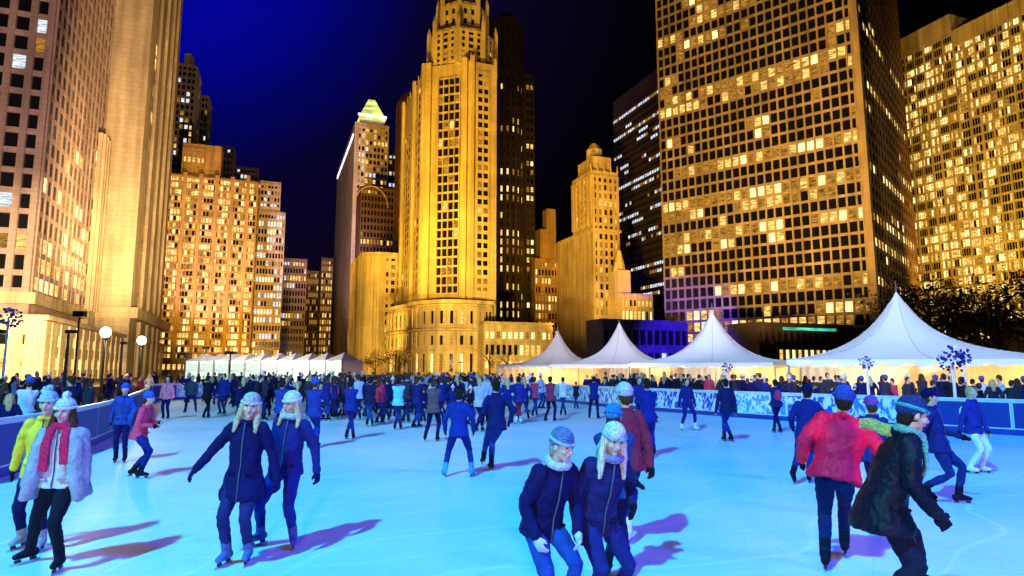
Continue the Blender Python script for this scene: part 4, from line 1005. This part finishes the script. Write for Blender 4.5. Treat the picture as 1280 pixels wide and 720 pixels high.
        if skates:
            h = MB(); c_ = base + fd * .045 * s
            h.obox(c_ + fu * .012, fd * (.155 * s), fl * .0022, fu * .012, M['blade'])
            h.obox(c_ + fu * .036 - fd * .08 * s, fd * .03, fl * .010, fu * .014, M['black']); h.obox(c_ + fu * .036 + fd * .075 * s, fd * .03, fl * .010, fu * .014, M['black'])
            parts.append(('blade', h.mesh('blade'), M['blade'], len(parts) - 1))
    if vox < .015:
        for sd in (-1, 1):
            h = MB(); h.ell(hc + hl * (sd * .031 * s) + hu * .018 * s + hf * (.080 * s), (.013 * s, .009 * s, .008 * s), M['eye'], A, 8, 6); parts.append(('eye', h.mesh('eye', True), M['eye']))
        h = MB(); h.ell(hc - hu * (.052 * s) + hf * (.090 * s), (.022 * s, .006 * s, .007 * s), M['lips'], A, 8, 6); parts.append(('lips', h.mesh('lips', True), M['lips']))
    if bag:
        g_ = cloth(bag, 'puffy'); h = MB(); h.ell(pelv + U * (.30 * s) - Ft * (.19 * s), (.13, .09, .19), g_, (Lt, Ft, U)); parts.append(('backpack', bake(h, .02, .01, .05, 2), g_))
    if extra: extra(parts, dict(nk=nk, U=U, Lt=Lt, Ft=Ft, hc=hc, pelv=pelv, J=J, s=s, hu=hu, hf=hf, hl=hl))
    if merged:
        v = []; f = []; mi = []; mats = []
        for pr in parts:
            me = pr[1]; off = len(v); v += [tuple(x.co) for x in me.vertices]
            if pr[2] not in mats: mats.append(pr[2])
            k = mats.index(pr[2])
            for pl in me.polygons: f.append(tuple(i + off for i in pl.vertices)); mi.append(k)
        me = bpy.data.meshes.new('person'); me.from_pydata(v, [], f)
        for mm in mats: me.materials.append(mm)
        me.polygons.foreach_set('material_index', mi); me.polygons.foreach_set('use_smooth', [True] * len(f)); me.update()
        o = bpy.data.objects.new('person', me); COL.objects.link(o); o.location = loc
        if label: setk(o, label, 'person', group)
        o['roles'] = ','.join('jacket' if mm == jm else 'trousers' if mm == tm else 'hair' if hair and mm == hm else 'other' for mm in mats)
        return o
    objs = []; root = None
    for pr in parts:
        me = pr[1]; me.materials.clear(); me.materials.append(pr[2]); me.name = pr[0]
        if pr[0] == 'blade':
            me.materials.append(M['black']); me.polygons.foreach_set('material_index', [0] * 6 + [1] * 12)
        o = bpy.data.objects.new('person' if pr[0] == 'body' else pr[0], me); COL.objects.link(o)
        if root is None: root = o; o.location = loc
        else: o.parent = objs[pr[3]] if len(pr) > 3 else root
        objs.append(o)
    return setk(root, label, 'person', group)

NV = .013; FG = dict(vox=NV, fingers=True)
def at(px, py): q = G(px, py); return (q.x, q.y, 0)
# ---- foreground skaters (built at their own ground points)
def coat_open(parts, D):     # grey open coat flaps over a pale top
    nk, U, Lt, Ft, pelv, s = D['nk'], D['U'], D['Lt'], D['Ft'], D['pelv'], D['s']; gm = cloth(GREY, 'wool')
    h = MB()
    for sd in (-1, 1):
        h.tube([nk + Lt * (sd * .10) + Ft * .02, pelv + U * .36 + Lt * (sd * .165) + Ft * .06, pelv + U * .12 + Lt * (sd * .19) + Ft * .07, pelv - U * .14 + Lt * (sd * .25) + Ft * .05], [(.07, .08), (.085, .11), (.085, .13), (.075, .15)], gm, Lt, cap=False)
    h.tube([nk - Ft * .03, pelv + U * .3 - Ft * .06, pelv - U * .12 - Ft * .07], [(.10, .06), (.19, .11), (.22, .12)], gm, Lt, cap=False)
    for i in (0, 1):
        sh, el, wr = D['J']['arm%d' % i]; h.tube([sh, el, wr], [.085, .068, .058], gm)
    parts.append(('coat', bake(h, .012, .03, .08, 2), gm))
figure(at(58, 712), 'skater in open grey coat with long pink scarf and pale pompom hat', 1.70, 8, (.06, 0, .86), lean=(.02, -.04), feet=((-.36, .25, 0, -20, 0), (.16, -.05, 0, 15, 0)),
       hands=((-.30, .0, .78), (.34, -.05, .72)), jacket=(.55, .56, .62), hem=.04, trousers=BLK, hair=BROWN, hairlen=.16, hat=(.62, .68, .72), hatbrim=(.8, .8, .78), pom=True, scarf=(.85, .02, .10), gloves=LILAC, boots=BLK, extra=coat_open, **FG)
figure(at(40, 688), 'skater in yellow jacket and pale blue knit hat partly behind the grey coated one', 1.72, 20, (.02, 0, .9), lean=(.06, -.05), feet=((-.2, .1, 0, 0, 0), (.1, 0, 0, 20, 0)),
       hands=((-.3, 0, .85), (.24, 0, .8)), jacket=YEL, trousers=NAVY, hair=BLOND, hat=(.35, .55, .75), pom=True, boots=GREY, vox=NV)
figure(at(296, 706), 'blonde skater in long dark navy coat with one arm stretched out to the left', 1.72, 2, (.03, 0, .90), lean=(.05, -.05), headlean=(.10, 0), hturn=15, feet=((-.11, 0, 0, -8, 0), (.09, .06, 0, 10, 0)),
       hands=((-.50, -.05, .92), (.36, .05, .84)), jacket=NAVY, hem=.24, trousers=(.03, .04, .22), hair=(.62, .48, .30), hairlen=.12, hat=(.50, .46, .42), hatbrim=(.62, .58, .52), gloves=NAVY, boots=(.08, .12, .3), **FG)
figure(at(345, 684), 'skater in fitted dark jacket with pale scarf holding the hand of the long coated one', 1.74, -8, (.08, 0, .89), lean=(.10, -.06), headlean=(-.05, -.1), hturn=-20, feet=((-.22, .1, 0, -25, 0), (.19, 0, 0, 20, 0)),
       hands=((-.02, -.2, .82), (.43, 0, .84)), jacket=(.014, .016, .15), hem=.06, trousers=(.02, .04, .40), hair=(.66, .50, .30), hairlen=.10, hat=(.80, .78, .66), pom=False, scarf=(.45, .55, .85), tails=False, gloves=NAVY, boots=(.06, .08, .3), **FG)
figure(at(690, 782), 'stooping skater in dark jacket and grey headband with light mitten, front centre', 1.66, 30, (-.07, .05, .76), lean=(.22, -.34), headlean=(.1, -.05), hturn=15, feet=((-.16, .1, 0, 20, 0), (.10, -.1, 0, 35, 0)),
       hands=((-.13, -.18, .72), (.20, -.15, .74)), jacket=NAVY, hem=.07, trousers=(.025, .10, .55), hair=(.45, .35, .25), hat=(.12, .18, .35), hatbrim=(.35, .50, .62), gloves=(.55, .62, .85), scarf=(.55, .60, .80), tails=False, **FG)
figure(at(757, 772), 'long haired skater in striped knit beanie and dark coat holding hands, front centre', 1.68, 20, (-.07, 0, .78), lean=(.20, -.30), headlean=(.08, -.15), hturn=-5, feet=((-.12, 0, 0, 10, 0), (.12, .35, .05, 40, 30)),
       hands=((-.24, -.15, .74), (.22, -.12, .90)), jacket=(.012, .013, .10), hem=.08, trousers=(.012, .016, .14), hair=(.72, .62, .48), hairlen=.18, hat=(.72, .70, .72), hatbrim=(.25, .45, .55), scarf=(.25, .22, .45), tails=False, **FG)
figure(at(772, 722), 'skater hidden behind the front pair, in big teal blue beanie', 1.62, 160, (0, 0, .85), lean=(0, .1), hat=(.03, .22, .55), jacket=(.02, .10, .40), trousers=NAVY, vox=NV)
figure(at(788, 680), 'tall skater in dark maroon coat and white beanie behind the front pair', 1.84, -160, (.0, 0, .93), lean=(-.03, .08), feet=((-.02, 0, 0, 160, 0), (-.20, .3, 0, 190, 0)), hands=((.26, 0, .88), (-.25, .1, .9)),
       jacket=MAROON, hem=.10, trousers=(.02, .04, .30), hat=(.55, .58, .75), hair=BROWN, boots=(.7, .7, .78), vox=NV, fingers=True)
figure(at(1040, 712), 'skater in bright red puffy jacket and blue beanie seen from behind', 1.88, 158, (.10, .02, .93), lean=(.28, .16), headlean=(.05, 0), feet=((.34, .40, .02, 150, 10), (-.06, 0, 0, 150, 0)), hands=((.58, .1, .98), (-.10, .32, 1.05)),
       jacket=(.9, .008, .06), hem=.06, puffy=.20, trousers=(.015, .03, .16), hair=DKHAIR, hat=(.03, .07, .38), wide=1.12, gloves=BLK, **FG)
def trail(parts, D):
    nk, U, Lt, Ft = D['nk'], D['U'], D['Lt'], D['Ft']; m_ = cloth((.35, .45, .14), 'knit'); h = MB()
    h.tube([nk - Ft * .06 + U * .03, nk - Ft * .16 + U * .0, nk - Ft * .26 + U * .01 + Lt * .04, nk - Ft * .34 - U * .03], [(.05, .025), (.055, .02), (.05, .016), (.045, .014)], m_, U, cap=False)
    parts.append(('scarf_tail', bake(h, .011, .02, .05, 1), m_))
figure(at(1118, 786), 'large dark coated man in navy beanie with teal band striding right, nearest the camera', 1.84, 72, (-.04, 0, .93), lean=(.44, -.02), headlean=(.05, 0), hturn=10, feet=((-.15, -.1, 0, 80, 0), (.46, .45, .14, 80, 10)), hands=((.22, -.28, .92), (.40, .25, 1.0)),
       jacket=(.004, .004, .014), hem=.17, puffy=.14, trousers=(.010, .010, .03), skinny=False, hair=DKHAIR, hat=(.02, .04, .16), hatbrim=(.06, .35, .45), scarf=(.15, .40, .35), wide=1.1, gloves=BLK, extra=trail, **FG)
figure(at(1100, 650), 'child in dark blue jacket with pink topped hat between red jacket and large man', 1.60, 175, (0, 0, .85), lean=(.05, .12), hat=(.10, .08, .45), hatbrim=(.5, .05, .25), jacket=(.02, .04, .30), trousers=NAVY, vox=NV)
figure(at(1186, 630), 'skater in navy clothes gliding on one leg behind the large dark coated man', 1.72, 60, (-.10, 0, .86), lean=(-.05, .1), feet=((-.35, .1, .10, 60, 20), (.16, 0, 0, 75, 0)), hands=((-.3, 0, .9), (.25, 0, 1.0)), jacket=(.02, .03, .25), trousers=(.02, .04, .30), hat=NAVY, vox=NV)
figure(at(1222, 592), 'skater in white leggings and blue coat by the right rink boards', 1.66, 30, (.0, 0, .86), feet=((-.14, 0, 0, 30, 0), (.16, .1, 0, 30, 0)), jacket=(.03, .05, .45), trousers=(.75, .78, .85), boots=WHITE, hair=BLOND, vox=.018)
# ---- middle distance, each its own pose:  px, feet y, top y, face, pelvis dx, lean, feet, hands, colours
MID = [
 (168, 597, 492, 95, 1.62, dict(lean=(.22, 0), pel=(.03, 0, .80), feet=((.18, -.15, 0, 95, 0), (-.10, .1, 0, 95, 0)), hands=((.32, -.1, .95), (.30, .15, 1.0)), jacket=(.65, .06, .14), trousers=(.02, .03, .30), hat=(.04, .12, .60), bag=(.03, .12, .6)), 'bent skater in red top with blue hood and bag near the left boards'),
 (150, 578, 500, 20, 1.62, dict(jacket=(.03, .10, .55), trousers=NAVY, hat=(.03, .1, .5)), 'skater in bright blue hood leaning by the left boards'),
 (573, 596, 487, 180, 1.66, dict(pel=(0, 0, .84), feet=((.25, 0, 0, 165, 0), (-.26, 0, 0, 200, 0)), hands=((.27, .1, .85), (-.27, .1, .85)), jacket=(.02, .05, .45), trousers=(.02, .04, .36), boots=(.05, .3, .55), hair=DKHAIR), 'skater in plain blue jacket seen from behind with legs spread wide'),
 (613, 588, 472, 200, 1.86, dict(pel=(.12, 0, .90), lean=(-.02, .08), feet=((.02, 0, 0, 200, 0), (-.15, .5, .06, 200, 20)), hands=((.38, 0, .95), (-.18, .1, .95)), jacket=(.014, .02, .18), trousers=(.02, .08, .50), hair=DKHAIR), 'tall skater in dark jacket and blue jeans gliding away at the centre'),
 (541, 552, 473, 165, 1.72, dict(feet=((.12, 0, 0, 165, 0), (-.22, 0, 0, 190, 0)), jacket=(.10, .07, .09), trousers=NAVY, hair=BROWN), 'skater in brown patterned jacket left of the wide legged blue one'),
 (497, 537, 473, 180, 1.72, dict(jacket=(.15, .60, .65), trousers=(.03, .05, .3), hair=DKHAIR, scarf=(.6, .05, .15)), 'skater in pale turquoise jacket amid the crowd'),
 (437, 549, 478, 180, 1.66, dict(jacket=(.02, .05, .42), trousers=(.02, .04, .35), hair=DKHAIR), 'skater in blue coat standing apart, left of centre'),
 (520, 535, 474, 150, 1.7, dict(jacket=(.02, .03, .25), trousers=JEAN, hair=BROWN), 'skater in navy top right of the turquoise one'),
 (391, 560, 474, 170, 1.80, dict(jacket=(.03, .07, .50), trousers=(.02, .05, .42), hat=(.03, .10, .5)), 'tall skater in blue directly behind the hand holding pair'),
 (350, 553, 478, 180, 1.70, dict(jacket=(.03, .08, .5), trousers=NAVY, hair=DKHAIR), 'skater in bright blue jacket glimpsed between the hand holding pair'),
 (811, 571, 472, 178, 1.84, dict(feet=((.12, 0, 0, 170, 0), (-.10, .1, 0, 190, 0)), jacket=(.02, .03, .38), trousers=(.02, .03, .42), hair=DKHAIR), 'tall skater all in blue seen from behind, right of the front pair'),
 (860, 538, 481, 20, 1.66, dict(feet=((-.22, 0, 0, 0, 0), (.24, 0, 0, 40, 0)), jacket=(.02, .03, .30), trousers=(.02, .03, .3), boots=WHITE, hair=DKHAIR), 'small skater with feet apart in front of the pale right boards'),
 (910, 552, 474, 185, 1.74, dict(jacket=(.012, .012, .07), trousers=(.02, .05, .42), hair=DKHAIR, hands=((.26, 0, .8), (-.34, -.1, .85))), 'skater in black top and blue jeans in front of the right boards'),
 (972, 541, 482, 180, 1.62, dict(jacket=(.02, .03, .25), trousers=NAVY, bag=(.55, .04, .12), hair=DKHAIR), 'skater carrying a red backpack near the right boards'),
 (1012, 604, 484, 160, 1.74, dict(pel=(.0, 0, .88), lean=(.12, .1), feet=((.0, 0, 0, 150, 0), (-.42, -.25, .12, 140, 45)), hands=((.36, .2, 1.15), (-.14, .25, .95)), jacket=(.02, .03, .30), trousers=(.02, .04, .34), hair=DKHAIR, hat=NAVY), 'skater in blue kicking one skate back, left of the red jacket'),
 (207, 524, 471, 10, 1.7, dict(jacket=(.85, .20, .30), trousers=NAVY, hair=DKHAIR), 'skater in salmon pink top at the left back'),
 (257, 523, 470, 180, 1.75, dict(jacket=BLK, trousers=BLK, hair=DKHAIR), 'skater in all black standing at the left back'),
 (238, 516, 470, 30, 1.7, dict(jacket=(.05, .05, .08), trousers=NAVY, hair=DKHAIR, feet=((-.25, 0, 0, 0, 0), (.2, .1, 0, 30, 0))), 'striding skater in dark grey between the pink and the black one'),
 (688, 527, 474, 150, 1.72, dict(jacket=(.25, .03, .08), trousers=NAVY, hair=DKHAIR, feet=((.15, 0, 0, 150, 0), (-.2, 0, 0, 150, 0))), 'skater in dark red top by the far right boards'),
 (704, 520, 476, 180, 1.6, dict(jacket=(.6, .62, .75), trousers=JEAN, hair=DKHAIR), 'shorter skater in white top by the far right boards'),
 (648, 530, 472, 170, 1.76, dict(jacket=(.03, .05, .4), trousers=MAROON, boots=(.3, .7, .8), hair=DKHAIR), 'skater in blue with maroon trousers just right of centre back'),
 (743, 524, 475, 180, 1.7, dict(jacket=(.02, .03, .3), trousers=NAVY, hair=DKHAIR, feet=((.15, 0, 0, 150, 0), (-.2, 0, 0, 180, 0))), 'skater in navy near the boards, left of the maroon coat'),
 (800, 532, 474, 20, 1.7, dict(jacket=(.03, .04, .35), trousers=NAVY, hair=BROWN), 'skater in blue half hidden by the maroon coated one'),
 (462, 533, 475, 190, 1.7, dict(jacket=(.012, .012, .06), trousers=(.03, .1, .5), hair=DKHAIR), 'skater in black jacket and bright blue trousers, left of centre'),
 (599, 540, 476, 160, 1.68, dict(jacket=(.35, .40, .65), trousers=NAVY, hair=BLOND), 'skater in pale lilac jacket behind the tall jeans one'),
 (1290, 570, 482, 200, 1.7, dict(jacket=(.02, .02, .2), trousers=NAVY, hair=DKHAIR), 'skater in navy cut by the right edge of the frame'),
]
MID = MID[:-1]
for px, py, pt, fc, H, kw, lab in MID:
    d_ = dict(vox=.02); d_.update(kw)
    figure(at(px, py), lab, H, fc, **d_)

# ---- crowd prototypes (merged, one mesh each), then copies
POSES = [dict(face=0), dict(face=180), dict(face=90, lean=(.15, 0), pel=(0, 0, .86), feet=((.25, 0, 0, 90, 0), (-.25, .1, .02, 90, 15)), hands=((.2, -.15, .9), (-.1, .2, .9))),
         dict(face=180, feet=((.2, 0, 0, 170, 0), (-.2, .1, 0, 190, 0)), hands=((.3, 0, .9), (-.32, 0, .9)), hair=BLOND, hairlen=.15), dict(face=30, hat=WHITE, pom=True, hands=((-.2, -.2, 1.1), (.25, 0, .85))),
         dict(face=200, hat=(.05, .1, .4), lean=(.05, .1)), dict(face=-90, lean=(-.15, 0), feet=((-.25, 0, 0, -90, 0), (.25, .1, .02, -90, 15)), hands=((-.2, 0, .95), (-.1, .2, .95))), dict(face=150, hair=BROWN, hairlen=.1, scarf=(.5, .1, .2))]
PROT = []; PROTS = []
for k, ps in enumerate(POSES):
    kw = dict(vox=.032, merged=True, skates=True); kw.update(ps); PROT.append(figure((0, 0, 0), H=1.7, jacket=NAVY, trousers=(.013, .015, .121), **kw))
    kw['skates'] = False; kw.pop('feet', None); PROTS.append(figure((0, 0, 0), H=1.7, jacket=NAVY, trousers=(.013, .015, .121), **kw))
JC = [((.006, .007, .08), 'navy'), ((.008, .008, .02), 'black'), ((.014, .035, .34), 'blue'), ((.03, .03, .05), 'charcoal'), ((.35, .45, .65), 'pale blue'), ((.45, .04, .10), 'red'), ((.55, .56, .62), 'light grey'), ((.02, .02, .06), 'black')]
LOOK = ['bareheaded {}', 'dark haired {}', 'side on {}', 'long haired blond {}', 'white hatted {}', 'blue hatted {}', 'left facing {}', 'red scarfed {}']
used = set(); rg = random.Random(42); taken = []
def crowd(px, Y, kind, tmpl, group, zoff=0, cw=None, H=None):
    lst = PROT if kind == 'skater' else PROTS
    k = rg.randrange(len(lst)); src = lst[k]; key = (kind, k)
    if key in used: o = src.copy(); COL.objects.link(o)
    else: o = src; used.add(key)
    kk = W(px, 480, 100).x / 100; o.location = (kk * Y, Y, zoff); sc_ = (H or rg.choice((rg.uniform(.93, 1.08), rg.uniform(.93, 1.08), rg.uniform(.93, 1.08), rg.uniform(.74, .9)))); o.scale = (sc_, sc_, sc_); o.rotation_euler = (0, 0, R(rg.uniform(-35, 35)))
    ji = rg.choices(range(len(JC)), cw or (7, 6, 2.2, 4, .7, .5, .5, 5))[0]
    for i, r_ in enumerate(src['roles'].split(',')):
        o.material_slots[i].link = 'OBJECT'
        if r_ == 'jacket': o.material_slots[i].material = cloth(JC[ji][0])
        elif r_ == 'trousers': o.material_slots[i].material = cloth(rg.choice(((.012, .014, .10), (.02, .07, .4), (.012, .012, .03), (.02, .03, .2))))
        else: o.material_slots[i].material = src.data.materials[i]
    q_ = proj(o.location); setk(o, tmpl.replace('@', LOOK[k].replace('{}', '')).format('', JC[ji][1], region(q_[0])), 'person', group); taken.append((o.location.x, o.location.y)); return o
def free(px, Y, d):
    kk = W(px, 480, 100).x / 100; x = kk * Y
    return all((x - a) ** 2 + (Y - b_) ** 2 > d * d for a, b_ in taken)
def inside(px, Y):
    kk = W(px, 480, 100).x / 100; x = kk * Y
    return True
for _ in range(900):                     # skaters packed at the far half of the ice
    px = rg.triangular(215, 662, 480); Y = rg.uniform(27, 44)
    if px < 300 and Y < 34: continue
    if len(taken) < 135 and free(px, Y, .65): crowd(px, Y, 'skater', '@far skater{} in {} jacket, in line with {}', 'distant skaters at the far end of the ice')
n0 = len(taken)
for px, Y in ((300, 27), (322, 25.5), (336, 28), (372, 26), (408, 25.5), (418, 27), (448, 26), (475, 24), (484, 25.5), (508, 24.8), (530, 25), (552, 25), (566, 26.5), (588, 23.5), (606, 25), (634, 24), (655, 26), (668, 28), (280, 29), (720, 33), (676, 33)):
    crowd(px, Y, 'skater', '@skater{} in {} jacket fronting the group, before {}', 'skaters near the front of the packed group', cw=(5, 3, 7, 1, 2, 1, 1, 1))
cnt = 0                                  # spectators beyond the right boards
for _ in range(3000):
    i = rg.random(); s_ = rg.uniform(0, 1); base = V((4.0, 41.5)).lerp(V((17.6, 20.2)), s_); off = rg.uniform(.5, 3.6); p = base + V((.86, .5)) * off + V((0, .2)) 
    q = proj((p.x, p.y, 1.5))
    # stay outside the board line
    dmin = min((p - c_).length for c_ in RC)
    if dmin < .55 or not (668 < q[0] < 1290): continue
    if free(q[0], p.y, .42) and cnt < 130:
        o = crowd(q[0], p.y, 'spec', '@spectator{} in {} coat behind boards before {}', 'spectators behind the right boards', cw=(4, 5, 2, 4, .4, .8, .5, 5)); o.location = (p.x, p.y, 0); taken[-1] = (p.x, p.y); cnt += 1
cnt = 0                                  # spectators at the far end and the left
for _ in range(3000):
    px = rg.uniform(0, 670)
    Y = rg.uniform(50, 56) if px > 190 else rg.uniform(24 + px * .08, 40 + px * .05)
    kk = W(px, 480, 100).x / 100; x = kk * Y; dmin = min((V((x, Y)) - c_).length for c_ in RC)
    if dmin < .7: continue
    if px < 190 and x > -12.6 - (Y - 21.8) * .5: continue
    if free(px, Y, .5) and cnt < 135:
        crowd(px, Y, 'spec', '@spectator{} in {} coat ' + ('beyond the ice' if px > 190 else 'behind left boards') + ' before {}', 'spectators behind the far end' if px > 190 else 'spectators behind the left boards', cw=(3, 4, 1, 4, .5, .8, 1.2, 4)); cnt += 1
for px, Y in ((14, 14.5), (34, 15.5), (56, 17), (92, 19), (112, 21), (6, 17), (70, 20)):
    crowd(px, Y, 'spec', '@near spectator{} in {} coat at left boards before {}', 'nearer spectators at the left boards', cw=(2, 4, 0, 4, 0, .5, 1, 4))
for key, lst in (('skater', PROT), ('spec', PROTS)):
    for k, o in enumerate(lst):
        if (key, k) not in used: bpy.data.objects.remove(o)
# only the nearest few hundred people stay individuals; the farthest ones become one mass
allp = [o for o in SC.objects if o.name.split('.')[0] == 'person']; allp.sort(key=lambda o: -(o.matrix_basis.translation.y))
far = [o for o in allp if 'roles' in o][:max(0, len(allp) - 292)]
if far:
    fb = bmesh.new(); fm = []
    for o in far:
        me = o.data.copy(); me.transform(o.matrix_basis); mp_ = []
        for sl in o.material_slots:
            if sl.material not in fm: fm.append(sl.material)
            mp_.append(fm.index(sl.material))
        ix = np.zeros(len(me.polygons), dtype=np.int32); me.polygons.foreach_get('material_index', ix)
        while len(me.materials) < len(fm): me.materials.append(None)
        me.polygons.foreach_set('material_index', np.array(mp_, dtype=np.int32)[ix]); fb.from_mesh(me); bpy.data.meshes.remove(me)
    me = bpy.data.meshes.new('crowd'); fb.to_mesh(me); fb.free()
    for mm in fm: me.materials.append(mm)
    fo = bpy.data.objects.new('crowd', me); COL.objects.link(fo)
    setk(fo, 'farthest rows of the dark crowd massed beyond the far end of the ice', 'crowd', None, 'stuff')
    for o in far:
        bpy.data.objects.remove(o)
for o in SC.objects:
    if 'roles' in o: del o['roles']
